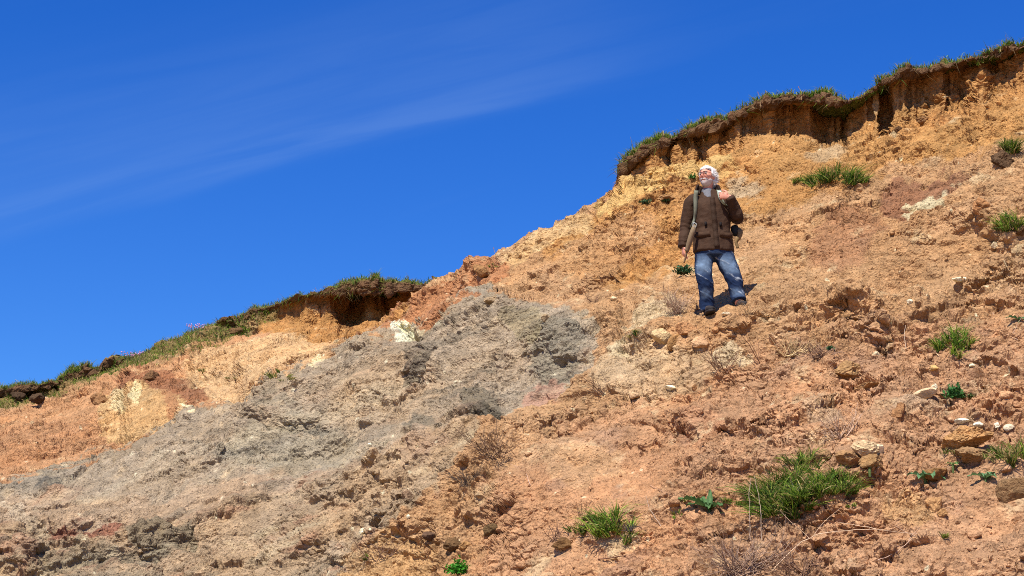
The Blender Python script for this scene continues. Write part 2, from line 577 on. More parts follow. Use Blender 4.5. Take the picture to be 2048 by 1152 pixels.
rill = fbm(np.stack([bx / 26.0, by / 90.0, s_ * 0.1], -1).astype(f32), 1.0, 4, 0.55, 51)
disp += face * 0.11 * rill * (1 - lip)

# named hollows and mounds of this slope (direction x, y, half width, half height, depth in metres)
BUMPS = [(1000, 985, 62, 42, 0.22), (1020, 905, 50, 22, 0.10), (940, 1000, 30, 40, 0.12), (1110, 905, 40, 25, 0.12), (1650, 1040, 120, 40, 0.22), (1720, 930, 60, 22, 0.15), (1480, 960, 60, 25, -0.12),
         (1560, 1010, 70, 20, -0.12), (1700, 748, 26, 17, -0.2), (1765, 700, 18, 12, -0.25), (1325, 835, 26, 14, -0.32), (1355, 856, 24, 9, -0.25), (1530, 856, 30, 12, -0.30), (1110, 882, 16, 7, -0.22),
         (1700, 615, 55, 16, 0.20), (1600, 600, 60, 16, 0.16), (1760, 612, 20, 8, -0.15), (1690, 640, 30, 9, -0.22), (1980, 568, 60, 14, 0.20), (2000, 582, 45, 7, -0.16), (1330, 672, 42, 20, 0.22), 
         (850, 752, 28, 18, 0.20), (835, 775, 22, 7, -0.15), (965, 815, 40, 26, 0.25), (985, 848, 26, 8, -0.25), (1120, 690, 50, 35, 0.25), (815, 700, 70, 12, 0.12), (820, 670, 12, 14, -0.25),
         (980, 596, 36, 10, 0.15), (700, 790, 60, 30, 0.18), (580, 850, 80, 10, -0.14), (520, 835, 60, 14, 0.15), (105, 985, 38, 18, 0.22), (320, 1075, 70, 25, 0.06), (380, 1085, 20, 22, -0.22), (250, 1120, 60, 12, -0.18),
         (470, 1020, 40, 16, 0.16), (430, 1045, 30, 12, -0.16), (660, 985, 50, 18, 0.16), (830, 905, 50, 22, 0.2), (690, 1000, 30, 9, -0.14), (290, 800, 90, 40, 0.5), (380, 850, 26, 30, 0.2), (480, 790, 40, 22, -0.3),
         (962, 542, 16, 9, 0.16), (1000, 560, 60, 25, 0.15), (1550, 470, 16, 8, -0.14), (1850, 495, 30, 8, -0.14), (1940, 470, 35, 10, -0.14), (1230, 572, 26, 6, -0.14), (2010, 310, 28, 14, 0.25), (1790, 252, 8, 8, -0.12),
         (1820, 240, 14, 6, 0.14), (1920, 865, 55, 28, 0.30), (2035, 960, 45, 32, 0.22), (1860, 800, 60, 12, -0.08), (60, 795, 90, 9, -0.20), (215, 735, 30, 8, -0.25), (210, 800, 24, 9, 0.25), (330, 710, 40, 8, -0.2), (480, 655, 40, 8, -0.3)]
for x0, y0, sx, sy, a in BUMPS:
    m = (np.abs(bx - x0) < 3 * sx) & (np.abs(by - y0) < 3 * sy)
    e = ((wx[m] * 0.7 + bx[m] * 0.3 - x0) / sx) ** 2 + ((wy[m] * 0.7 + by[m] * 0.3 - y0) / sy) ** 2
    disp[m] += 0.8 * a * np.exp(-e * e * 0.7) if a < 0 else 0.55 * a * np.exp(-e)
# broken ledges: the ground above the line stands proud of the ground below it
LEDGES = [([(1520, 640), (1570, 628), (1620, 622)], 0.15, 16), ([(1650, 648), (1720, 632), (1752, 612)], 0.20, 18), ([(1925, 590), (2000, 578), (2060, 556)], 0.20, 18), ([(1265, 838), (1330, 852), (1385, 840)], 0.22, 24),
          ([(1430, 862), (1540, 868), (1600, 848), (1650, 808), (1690, 790)], 0.22, 26), ([(1590, 742), (1680, 770), (1740, 766), (1800, 760)], 0.12, 22), ([(930, 1030), (985, 1055), (1020, 1030), (1065, 1005)], 0.10, 30),
          ([(470, 860), (560, 846), (640, 840)], 0.14, 14), ([(690, 800), (800, 802), (875, 770)], 0.12, 18), ([(800, 868), (880, 868), (940, 850), (1010, 856)], 0.16, 18), ([(500, 1010), (600, 985), (700, 965), (800, 930), (860, 900)], 0.16, 20),
          ([(220, 1098), (300, 1098), (400, 1062), (480, 1030), (540, 1000)], 0.20, 22), ([(1060, 712), (1120, 728), (1190, 705)], 0.15, 18), ([(-40, 1150), (100, 1138), (230, 1112), (330, 1104)], 0.2, 20), ([(640, 1020), (760, 985), (850, 960)], 0.12, 16),
          ([(-60, 1030), (60, 1030), (200, 1015), (330, 985)], 0.08, 14), ([(540, 1130), (640, 1090), (760, 1050), (840, 1000)], 0.10, 20), ([(250, 960), (350, 940), (470, 930), (560, 905)], 0.07, 12), ([(560, 790), (640, 770), (720, 745)], 0.08, 10), ([(720, 850), (790, 835), (860, 800)], 0.10, 12), ([(40, 1080), (150, 1060), (260, 1040)], 0.12, 14),
          ([(1240, 690), (1300, 690), (1345, 668), (1400, 660)], 0.16, 16), ([(1130, 800), (1240, 770), (1330, 780)], 0.10, 18), ([(1500, 1010), (1570, 990), (1680, 1005), (1790, 960)], 0.16, 26), ([(1180, 1075), (1240, 1068), (1290, 1050)], 0.12, 20),
          ([(1760, 880), (1850, 915), (1930, 905), (1990, 895)], 0.18, 22), ([(1840, 640), (1920, 630), (2000, 640)], 0.10, 16), ([(1850, 760), (1950, 745), (2060, 760)], 0.12, 16), ([(1600, 690), (1700, 676), (1800, 690)], 0.08, 14),
          ([(1500, 470), (1560, 480), (1620, 470)], 0.10, 12), ([(1800, 500), (1860, 505), (1960, 480)], 0.12, 12), ([(1640, 300), (1720, 296), (1790, 300)], 0.06, 10), ([(1190, 590), (1260, 580), (1320, 585)], 0.10, 12),
          ([(1860, 820), (1960, 815), (2040, 830)], 0.12, 18), ([(1750, 1110), (1850, 1090), (1960, 1100)], 0.12, 24), ([(1400, 1100), (1500, 1080), (1600, 1095)], 0.1, 22), ([(30, 900), (120, 885), (200, 900)], 0.12, 12),
          ([(140, 792), (190, 800), (240, 785)], 0.25, 12), ([(400, 800), (460, 795), (520, 780)], 0.14, 12), ([(640, 735), (700, 722), (780, 706)], 0.10, 8)]
for line, a, hh in LEDGES:
    lx, ly = np.array([q_[0] for q_ in line], float), np.array([q_[1] for q_ in line], float)
    m = (bx > lx[0] - 20) & (bx < lx[-1] + 20) & (by > ly.min() - 4 * hh - 30) & (by < ly.max() + 40)
    yy = np.interp(bx[m], lx, ly) + 9 * n_mid[m] * 2 + 6 * n_sm[m]
    dy = yy - by[m]
    endf = smooth(lx[0] - 20, lx[0] + 25, bx[m]) * (1 - smooth(lx[-1] - 25, lx[-1] + 20, bx[m]))
    disp[m] += a * endf * np.exp(-np.clip(dy, 0, None) / hh) * smooth(-3.0, 1.0, dy) * (0.30 + 0.75 * np.clip(n_m2[m] + 0.3, 0, 1))


def respread(Gp, extra, nrow, gain):
    """walk every column of the surface again with rows at even steps as seen from the beach"""
    gx, gy, _ = project(Gp)
    inb_ = np.clip((1260 - gy) / 80, 0.05, 1) * (1 - smooth(14.2, 14.5, extra[2]))
    sc = np.hypot(np.diff(gx, axis=0), np.diff(gy, axis=0)) * inb_[1:]
    wl2 = np.linalg.norm(np.diff(Gp, axis=0), axis=2)
    pl = extra[2][1:] > NR - 1
    w = sc + wl2 * np.where(pl, 0.6, gain) + 1e-3
    for ax, sg in ((0, 2.0), (1, 9.0)):
        r_ = int(3 * sg)
        kr = np.exp(-0.5 * (np.arange(-r_, r_ + 1) / sg) ** 2)
        kr /= kr.sum()
        pad = [(0, 0), (0, 0)]
        pad[ax] = (r_, r_)
        wp_ = np.pad(w, pad, mode='edge')
        w = sum(kr[i] * (wp_[i:i + w.shape[0]] if ax == 0 else wp_[:, i:i + w.shape[1]]) for i in range(2 * r_ + 1))
    w = np.concatenate([np.zeros((1, Gp.shape[1])), np.cumsum(w, 0)])
    qq = np.linspace(0, 1, nrow)
    out = np.zeros((nrow, Gp.shape[1], 3))
    ext = [np.zeros((nrow, Gp.shape[1])) for _ in extra]
    for j in range(Gp.shape[1]):
        wj = w[:, j] / w[-1, j]
        for a in range(3):
            out[:, j, a] = np.interp(qq, wj, Gp[:, j, a])
        for e, o in zip(extra, ext):
            o[:, j] = np.interp(qq, wj, e[:, j])
    return out, ext


foot_w = 1 - 0.85 * np.exp(-(((bx - 1450) / 62) ** 2 + ((by - 612) / 34) ** 2) ** 2)     # trodden flat where the man stands
disp *= foot_w
sh = (NROW, NC)
POS = (P + NRM * disp[:, None]).reshape(NROW, NC, 3)
NROW = 1060
G, (bx, by, s_) = respread(POS, [bx.reshape(sh), by.reshape(sh), s_.reshape(sh)], NROW, 30.0)
N0 = grid_normals(G)
for _ in range(3):
    N0[1:-1] = (N0[:-2] + 2 * N0[1:-1] + N0[2:]) / 4
    N0[:, 1:-1] = (N0[:, :-2] + 2 * N0[:, 1:-1] + N0[:, 2:]) / 4
N0 /= np.linalg.norm(N0, axis=2, keepdims=True)
P, NRM, bx, by, s_ = G.reshape(-1, 3), N0.reshape(-1, 3), bx.ravel(), by.ravel(), s_.ravel()
far = np.clip(project(P)[2], 8, 60)

Pf = P.astype(f32)
n_big = fbm(Pf, 0.55, 3, 0.5, 1)
n_mid = fbm(Pf, 1.7, 4, 0.55, 2)
n_m2 = fbm(Pf, 1.9, 4, 0.55, 3)
n_sm = fbm(Pf, 7.0, 3, 0.5, 4)
pxs = 3486.0 / far          # picture scale at that distance
wx = bx + (n_mid * 0.22 + n_sm * 0.16) * pxs * 0.60
wy = by + (n_m2 * 0.22 + n_sm * 0.16) * pxs * 0.42

C_TAN = lin(193, 138, 97)
COLR = np.tile(C_TAN, (len(P), 1)).astype(f32)
LAYERS = [
    # polygon, softness, colour, strength
    ([(900, 1300), (1000, 960), (1200, 820), (1500, 700), (2200, 640), (2300, 1340), (900, 1340)], 50, (196, 137, 100), 0.8),
    ([(1252, 345), (1320, 275), (1500, 205), (1700, 190), (2200, 60), (2200, 290), (1980, 310), (1800, 340), (1640, 400), (1520, 470), (1380, 560), (1230, 610), (1130, 560), (1070, 520), (1190, 430)], 26, (192, 128, 62), 0.95),
    ([(1265, 368), (1340, 335), (1460, 312), (1480, 345), (1380, 370), (1330, 400), (1200, 445), (1190, 425)], 9, (220, 170, 100), 0.8),
    ([(1000, 540), (1060, 480), (1190, 432), (1200, 450), (1120, 500), (1040, 545)], 10, (214, 166, 118), 0.75),
    ([(1040, 600), (1130, 500), (1290, 430), (1350, 480), (1250, 560), (1160, 630)], 26, (196, 143, 108), 0.5),
    ([(1760, 385), (1900, 350), (1960, 352), (1900, 400), (1810, 440), (1760, 430)], 14, (142, 84, 64), 0.75),
    ([(1640, 470), (1740, 420), (1800, 470), (1700, 560), (1600, 540)], 26, (168, 108, 78), 0.65),
    ([(1790, 430), (1850, 395), (1905, 395), (1890, 425), (1830, 445)], 9, (212, 192, 165), 0.75),
    ([(1440, 400), (1480, 360), (1540, 375), (1500, 410)], 14, (190, 164, 145), 0.6),
    ([(1600, 335), (1650, 300), (1720, 310), (1640, 345)], 14, (190, 160, 135), 0.45),
    ([(1775, 295), (1790, 275), (1830, 275), (1820, 293)], 7, (200, 178, 150), 0.6),
    ([(1380, 480), (1390, 430), (1560, 480), (1560, 560), (1420, 600)], 24, (190, 140, 104), 0.5),
    # left bowl
    ([(-120, 860), (0, 826), (240, 740), (430, 668), (560, 630), (700, 690), (620, 742), (400, 832), (300, 890), (0, 962), (-120, 1000)], 5, (198, 135, 93), 1.0),
    ([(-120, 900), (0, 860), (180, 850), (200, 900), (0, 950), (-120, 980)], 22, (188, 124, 84), 0.7),
    ([(500, 650), (600, 594), (720, 575), (850, 575), (785, 648), (700, 695), (620, 700)], 8, (192, 126, 58), 0.95),
    ([(380, 715), (560, 672), (645, 690), (700, 692), (640, 738), (420, 820), (380, 770)], 12, (217, 164, 118), 0.85),
    ([(236, 765), (345, 755), (425, 800), (400, 832), (330, 836), (252, 806)], 8, (160, 96, 64), 0.9),
    ([(203, 812), (300, 800), (405, 822), (400, 836), (330, 880), (205, 896)], 7, (207, 156, 104), 0.8),
    ([(225, 830), (240, 812), (262, 812), (265, 830), (245, 850)], 4, (228, 200, 160), 0.6),
    ([(275, 825), (285, 805), (296, 808), (298, 830)], 4, (236, 210, 165), 0.7),
    ([(360, 835), (378, 815), (402, 826), (398, 840)], 4, (240, 220, 185), 0.8),
    ([(330, 790), (350, 770), (365, 840), (345, 850)], 8, (170, 104, 70), 0.7),
    # red ridge
    ([(775, 655), (850, 582), (1000, 518), (1030, 560), (955, 590), (880, 640), (820, 690), (780, 692), (690, 704), (740, 680)], 5, (188, 117, 74), 0.95),
    # grey marl; some dark patches paint in the shading of creases
    ([(-120, 990), (0, 962), (300, 890), (400, 832), (620, 742), (790, 690), (880, 640), (955, 586), (1050, 606), (1190, 645), (1195, 720), (1130, 800), (960, 865), (700, 935), (560, 985), (400, 1035), (200, 1052), (-120, 1070)], 4, (176, 149, 127), 1.0),
    ([(-120, 1010), (0, 1000), (330, 985), (560, 950), (880, 880), (1010, 850), (960, 905), (880, 985), (800, 1085), (690, 1160), (690, 1340), (-120, 1340)], 14, (181, 146, 119), 0.95),
    ([(640, 760), (790, 700), (900, 730), (860, 840), (640, 850)], 30, (186, 152, 122), 0.7),
    ([(420, 900), (560, 840), (720, 870), (700, 920), (480, 960)], 26, (158, 142, 123), 0.6),
    ([(1080, 660), (1150, 650), (1190, 690), (1150, 760), (1080, 770), (1050, 720)], 16, (138, 124, 108), 0.75),
    ([(1000, 640), (1080, 630), (1110, 690), (1040, 700)], 14, (158, 136, 98), 0.6),
    ([(795, 770), (850, 725), (885, 740), (860, 775), (820, 785)], 7, (96, 82, 72), 0.85),  # dark grey patch, with crease shading put into the colour
    ([(920, 800), (975, 795), (1010, 840), (985, 855), (940, 850)], 8, (118, 104, 88), 0.75),  # darker grey clay, deepened by painted crease shade
    ([(925, 840), (1010, 838), (1000, 852), (950, 852)], 5, (74, 68, 60), 0.7),  # dark strip along the hollow, its shade painted into the colour
    ([(790, 860), (840, 835), (880, 845), (870, 862)], 7, (120, 108, 96), 0.7),  # dark patch on the grey, crease shading painted in
    ([(490, 850), (600, 835), (700, 855), (590, 860)], 9, (112, 105, 95), 0.6),  # long dark band, shading of a crease put into the clay colour
    ([(470, 815), (560, 790), (640, 820), (520, 835)], 14, (146, 132, 117), 0.55),
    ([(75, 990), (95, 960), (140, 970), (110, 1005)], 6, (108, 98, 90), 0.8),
    ([(235, 1090), (270, 1050), (400, 1050), (390, 1085), (300, 1120)], 12, (124, 110, 96), 0.7),
    ([(-40, 1140), (180, 1090), (330, 1110), (100, 1165)], 14, (130, 113, 96), 0.5),
    ([(75, 1098), (130, 1062), (240, 1045), (250, 1060), (150, 1082)], 7, (146, 76, 58), 0.75),
    ([(-20, 1000), (40, 1020), (110, 1075), (80, 1080), (30, 1045), (-20, 1025)], 10, (192, 163, 138), 0.8),
    ([(0, 1100), (60, 1085), (80, 1120), (20, 1140)], 14, (168, 115, 95), 0.5),
    ([(1040, 790), (1100, 755), (1150, 765), (1110, 815), (1050, 825)], 14, (188, 122, 100), 0.6),
    ([(1195, 690), (1300, 680), (1400, 700), (1500, 690), (1460, 735), (1300, 785), (1190, 775)], 20, (200, 162, 132), 0.6),
    ([(1210, 700), (1240, 680), (1262, 690), (1240, 715)], 8, (222, 190, 156), 0.55),
    ([(1425, 720), (1450, 690), (1490, 700), (1470, 735)], 9, (220, 188, 156), 0.6),
    ([(1230, 640), (1330, 600), (1375, 610), (1340, 645), (1250, 660)], 12, (208, 176, 146), 0.65),
    ([(1080, 900), (1220, 880), (1260, 960), (1100, 985)], 30, (204, 160, 122), 0.4),
    ([(1730, 1010), (1830, 985), (1900, 1040), (1790, 1075)], 22, (200, 148, 92), 0.5),
    ([(1200, 1100), (1260, 1085), (1290, 1110), (1220, 1130)], 12, (214, 184, 152), 0.5),
    ([(1300, 860), (1370, 820), (1470, 835), (1440, 880)], 25, (186, 120, 84), 0.5),
    ([(700, 1100), (830, 1075), (900, 1120), (850, 1180), (700, 1190)], 16, (206, 150, 98), 0.7),
    ([(1600, 840), (1640, 790), (1700, 830), (1660, 880)], 18, (208, 172, 146), 0.55),
    ([(1780, 800), (1880, 790), (1940, 820), (1840, 850)], 18, (200, 162, 134), 0.5),
    # white marl
    ([(790, 691), (799, 668), (806, 654), (822, 645), (830, 650), (824, 668), (813, 680), (806, 691)], 2, (240, 230, 212), 0.95),
    ([(822, 668), (832, 645), (842, 648), (838, 662), (826, 678)], 3, (226, 204, 172), 0.7),
    ([(866, 655), (872, 645), (884, 645), (876, 656)], 2, (232, 218, 195), 0.9),
    ([(678, 712), (690, 702), (742, 690), (735, 702), (700, 716)], 4, (230, 202, 170), 0.8),
    ([(622, 750), (634, 732), (655, 722), (660, 738), (640, 750)], 4, (232, 204, 158), 0.8),
]
finger = 0.30 * fbm(Pf, 3.6, 4, 0.6, 81) + 0.10 * n_sm       # beds finger into each other, they do not fade
for poly, bl, c, st in LAYERS:
    pm = poly_mask(poly, bl * 0.8)
    m = sample(pm / max(0.3, float(pm.max())), wx, wy)
    m = np.where((m > 0.01) & (m < 0.99), smooth(0.34, 0.66, m + finger * np.clip(4 * m * (1 - m) + 0.15, 0, 1)), m)
    m = (m * st)[:, None]
    COLR = COLR * (1 - m) + lin(*c).astype(f32) * m
visible_zone = {}
I_GREY = [k for k, q_ in enumerate(LAYERS) if q_[2] == (176, 149, 127)][0]
ZGREY = sample(poly_mask(LAYERS[I_GREY][0], 6), wx, wy)
ZPINK = sample(poly_mask(LAYERS[I_GREY + 1][0], 14), wx, wy)
ZOCHRE = sample(poly_mask(LAYERS[1][0], 20), wx, wy)
ZFRONT = sample(poly_mask(LAYERS[0][0], 60), wx, wy)
ZSMOOTH = sample(poly_mask(LAYERS[2][0], 10), wx, wy) + sample(poly_mask(LAYERS[3][0], 10), wx, wy)
ZTURF = sample(poly_mask([(-120, 850), (0, 826), (95, 800), (190, 780), (235, 760), (300, 738), (360, 712), (430, 686), (500, 650), (545, 640), (565, 625), (540, 612), (420, 650), (300, 700), (230, 722), (100, 760), (0, 783), (-120, 800)], 5), wx, wy)

# colour variation that belongs to the clay itself: streaks, mottling, pale flecks
hue = fbm(Pf, 1.1, 5, 0.6, 12)
val = fbm(Pf, 2.6, 5, 0.62, 13)
COLR *= (1 + 0.30 * val)[:, None]
COLR *= np.stack([1 + 0.10 * hue, 1 - 0.02 * hue, 1 - 0.22 * hue], -1)
su, sv_ = (bx - 0.36 * by * 0 + 0) * 0.94 - by * 0.34, by * 0.94 + bx * 0.34
stk = fbm(np.stack([su / 210.0, sv_ / 20.0, n_big * 0.6], -1).astype(f32), 1.0, 4, 0.55, 91)
stk2 = fbm(np.stack([su / 150.0, sv_ / 14.0, n_big * 0.6 + 7], -1).astype(f32), 1.0, 4, 0.55, 92)
zg = np.clip(ZGREY + ZPINK, 0, 1)
dk = (smooth(0.12, 0.5, stk) * 0.55 * zg)[:, None]
COLR = COLR * (1 - dk) + lin(126, 112, 100).astype(f32) * dk
rs = (smooth(0.22, 0.5, stk2) * 0.5 * np.clip(ZPINK + 0.25 * ZGREY, 0, 1))[:, None]
COLR = COLR * (1 - rs) + lin(170, 112, 88).astype(f32) * rs
wt_ = (smooth(0.2, 0.55, -stk) * 0.4 * zg)[:, None]
COLR = COLR * (1 - wt_) + lin(200, 178, 152).astype(f32) * wt_
pale = smooth(0.26, 0.6, fbm(Pf, 3.3, 5, 0.62, 14))[:, None] * 0.55
COLR = COLR * (1 - pale) + lin(222, 186, 150).astype(f32) * pale
mauve = (smooth(0.22, 0.55, fbm(Pf, 1.4, 5, 0.62, 15)) * (0.12 + 0.33 * np.clip(ZFRONT + 0.8 * ZPINK - 0.3 * ZGREY, 0, 1)))[:, None]
COLR = COLR * (1 - mauve) + lin(168, 125, 112).astype(f32) * mauve
f1, f2, cid = voronoi(Pf, 11.0, 3)
COLR *= (0.86 + 0.28 * cid)[:, None]
fleck = ((cid > 0.975) & (f1 < 0.28))[:, None] * 0.75
COLR = COLR * (1 - fleck) + lin(236, 218, 190).astype(f32) * fleck

# sun-bleached clay is duller than wet clay
lum = (COLR @ np.array([0.3, 0.55, 0.15], f32))[:, None]
zg2 = np.clip(ZGREY + 0.6 * ZPINK, 0, 1)[:, None]
COLR = (lum + (COLR - lum) * 0.80) * (np.array([0.87, 0.915, 0.69], f32) * (1 - zg2) + np.array([0.83, 0.845, 0.69], f32) * zg2)
COLR *= 1 + (ZFRONT * (1 - ZGREY) * (1 - ZPINK))[:, None] * np.array([0.01, -0.015, 0.01], f32)
# dark topsoil under the turf, and the turf itself
soil = smooth(12.25, 12.6, s_ + 0.35 * n_sm + 0.25 * n_mid)
has_edge = np.clip(smooth(1240, 1266, bx) + smooth(872, 845, bx), 0, 1)
soil *= np.clip(has_edge, 0, 1)
soil[s_ > 13.0] = 1
csoil = lin(104, 77, 52).astype(f32) * (1 + 0.35 * n_sm)[:, None]
COLR = COLR * (1 - soil[:, None]) + csoil * soil[:, None]
stain = np.clip(smooth(10.9, 12.0, s_ + 0.5 * n_mid) * (1 - soil) * 0.45 * np.clip(has_edge, 0, 1), 0, 1)[:, None]
COLR = COLR * (1 - stain) + lin(140, 92, 48).astype(f32) * stain
turf = np.clip(smooth(13.7, 13.95, s_), 0, 1)[:, None]
COLR = COLR * (1 - turf) + lin(96, 100, 48).astype(f32) * turf
tz = (ZTURF * 0.75 * (s_ < 12.5))[:, None]
COLR = COLR * (1 - tz) + lin(112, 100, 58).astype(f32) * tz

# ------------------------------------------------------------------ relief
disp = np.zeros(len(P), f32)
edge_w = np.clip(has_edge, 0, 1) * smooth(10.6, 11.6, s_)
face = smooth(10.8, 11.4, s_) * (1 - smooth(12.9, 13.2, s_))
lip = smooth(11.9, 12.4, s_) * (1 - smooth(14.3, 14.9, s_))
quiet = 1 - smooth(13.9, 14.6, s_)
calm = 1 - 0.6 * np.clip(ZSMOOTH, 0, 1)
front = 1 - smooth(5.0, 7.5, s_) * 0.35

h1 = fbm(Pf, 3.2, 4, 0.55, 22, ridged=True)
disp += (0.045 * h1) * quiet * calm
patchy = smooth(-0.22, 0.30, fbm(Pf, 0.75, 4, 0.55, 31))
lay = np.array([0.72, 0.8, 1.45], f32)          # crusts are wider along the slope than they are high
crack_w = smooth(-0.25, 0.3, fbm(Pf, 0.9, 3, 0.5, 33)) * (0.4 + 0.6 * ZFRONT) * quiet * calm
rough_w = (0.13 + 0.95 * patchy) * quiet * calm * (1 - 0.5 * ZGREY)
wob = np.stack([n_sm, fbm(Pf, 9, 2, 0.5, 41), fbm(Pf, 8, 2, 0.5, 42)], -1)
v1, v2, vc = voronoi((Pf + 0.06 * wob + 0.05 * np.stack([n_mid, n_m2, n_mid], -1)) * lay, 3.4, 1)
e = smooth(0.0, 0.16, v2 - v1)
disp += 0.085 * (vc - 0.5) * e * rough_w
disp -= 0.045 * (1 - smooth(0.0, 0.07, v2 - v1)) * crack_w
u1, u2, uc = voronoi((Pf + 0.035 * wob) * lay, 8.0, 2)
e = smooth(0.0, 0.2, u2 - u1)
disp += 0.068 * (uc - 0.5) * e * rough_w
disp -= 0.034 * (1 - smooth(0.0, 0.12, u2 - u1)) * (0.25 + 0.75 * crack_w) * quiet * calm
t1_, t2_, tc_ = voronoi((Pf + 0.016 * wob) * lay, 17.0, 5)
disp += 0.042 * (tc_ - 0.5) * smooth(0.0, 0.25, t2_ - t1_) * (0.22 + 0.78 * patchy) * quiet * (1 - 0.3 * ZGREY)
disp += 0.030 * (0.45 + 0.55 * patchy) * fbm(Pf * lay, 11.0, 2, 0.5, 23) * quiet
pit = smooth(0.20, 0.45, fbm(Pf * lay, 4.6, 3, 0.5, 25))
disp -= 0.085 * pit * (0.08 + 0.92 * patchy) * quiet * calm * (1 - 0.4 * ZGREY)
disp += lip * (0.035 * (0.5 - u1) + 0.05 * n_sm + 0.05 * n_mid) * has_edge

disp *= 1 - 0.55 * smooth(11.3, 11.8, s_) * (1 - smooth(13.0, 13.3, s_)) * has_edge
disp *= 1 - 0.6 * np.exp(-(((bx - 1450) / 62) ** 2 + ((by - 612) / 34) ** 2) ** 2)
POS = P + NRM * disp[:, None]
nr, nc = NROW, NC
idx = np.arange(nr * nc).reshape(nr, nc)
quads = np.stack([idx[:-1, :-1], idx[:-1, 1:], idx[1:, 1:], idx[1:, :-1]], -1).reshape(-1, 4)

# clay material: vertex colour is the clay, noise gives grain and fine relief
m_clay = bpy.data.materials.new("cracked_clay")
m_clay.use_nodes = True
n, l = m_clay.node_tree.nodes, m_clay.node_tree.links
b = n['Principled BSDF']
b.inputs['Roughness'].default_value = 0.95
b.inputs['Specular IOR Level'].default_value = 0.12
tc = n.new('ShaderNodeTexCoord')
ca = n.new('ShaderNodeAttribute')
ca.attribute_name = 'Col'
na = n.new('ShaderNodeTexNoise')
na.inputs['Scale'].default_value = 45.0
na.inputs['Detail'].default_value = 5.0
na.inputs['Roughness'].default_value = 0.7
nb = n.new('ShaderNodeTexNoise')
nb.inputs['Scale'].default_value = 9.0
nb.inputs['Detail'].default_value = 6.0
nb.inputs['Roughness'].default_value = 0.65
vo = n.new('ShaderNodeTexVoronoi')
vo.inputs['Scale'].default_value = 38.0
for k in (na, nb, vo):
    l.new(tc.outputs['Object'], k.inputs['Vector'])
r1 = n.new('ShaderNodeMapRange')
r1.inputs[1].default_value, r1.inputs[2].default_value, r1.inputs[3].default_value, r1.inputs[4].default_value = 0.25, 0.75, 0.66, 1.36
l.new(na.outputs[0], r1.inputs[0])
r2 = n.new('ShaderNodeMapRange')
r2.inputs[1].default_value, r2.inputs[2].default_value, r2.inputs[3].default_value, r2.inputs[4].default_value = 0.3, 0.7, 0.85, 1.15
l.new(nb.outputs[0], r2.inputs[0])
mm = n.new('ShaderNodeMath')
mm.operation = 'MULTIPLY'
l.new(r1.outputs[0], mm.inputs[0])
l.new(r2.outputs[0], mm.inputs[1])
mv = n.new('ShaderNodeVectorMath')
mv.operation = 'MULTIPLY'
l.new(ca.outputs['Color'], mv.inputs[0])
l.new(mm.outputs[0], mv.inputs[1])
l.new(mv.outputs[0], b.inputs['Base Color'])
ad = n.new('ShaderNodeMath')
ad.operation = 'MULTIPLY_ADD'
ad.inputs[1].default_value = 0.55
l.new(vo.outputs['Distance'], ad.inputs[0])
l.new(na.outputs[0], ad.inputs[2])
bp = n.new('ShaderNodeBump')
bp.inputs['Strength'].default_value = 1.0
bp.inputs['Distance'].default_value = 0.030
l.new(ad.outputs[0], bp.inputs['Height'])
l.new(bp.outputs[0], b.inputs['Normal'])

hill = mesh_from("hillside", POS, quads, m_clay, color=COLR, smooth_shade=False)
tag(hill, kind="structure", label="eroding clay hillside in ochre, brick red and grey under a turf edge")

# the beach in front, under and behind the camera, out to the horizon
bv, bf = [], []
for rr in (0.0, 3, 6, 12, 30, 100, 400, 1500):
    for a in range(48):
        bv.append((rr * math.cos(a * math.tau / 48), rr * math.sin(a * math.tau / 48), -0.02))
for i in range(7):
    for a in range(48):
        bf.append((i * 48 + a, i * 48 + 48 + a, i * 48 + 48 + (a + 1) % 48, i * 48 + (a + 1) % 48))
beach = mesh_from("beach_ground", np.array(bv), np.array(bf), material("beach_shingle", lin(176, 140, 104), 0.95, var=0.3, scale=6.0, bump=0.03, bscale=25))
tag(beach, kind="structure", label="flat shingle beach at the foot of the slope")

# where things stand: nearest displaced point of the hillside in a direction
dx_, dy_, dd_ = project(POS)
_inb = (dx_ > -60) & (dx_ < 2110) & (dy_ > 0) & (dy_ < 1230)
_vi = np.nonzero(_inb)[0]
_gx, _gy = (dx_[_vi] // 8).astype(int) + 10, (dy_[_vi] // 8).astype(int)
_key = _gy * 400 + _gx
_ord = np.argsort(_key, kind='stable')
_vi, _key = _vi[_ord], _key[_ord]
NG = grid_normals(POS.reshape(nr, nc, 3)).reshape(-1, 3)


def ground(px, py):
    """(point, normal, vertex) of the hillside seen in that direction"""
    best = None
    for rad in (0, 1, 2, 4, 8):
        cand = []
        gx, gy = int(px // 8) + 10, int(py // 8)
        for j in range(gy - rad, gy + rad + 1):
            a_, b_ = np.searchsorted(_key, [j * 400 + gx - rad, j * 400 + gx + rad + 1])
            cand.append(_vi[a_:b_])
        cand = np.concatenate(cand)
        if len(cand) < 4:
            continue
        e = np.hypot(dx_[cand] - px, dy_[cand] - py)
        near = e < max(3.0, e.min() + 2.0)
        c2 = cand[near]
        v = c2[np.argmin(dd_[c2])]
        best = v
        break
    return Vector(POS[best]), Vector(N0.reshape(-1, 3)[best]), best

# ------------------------------------------------------------------ plants, stones and clods: builders
VIEW = np.array([0.0, -1.0, 0.0])


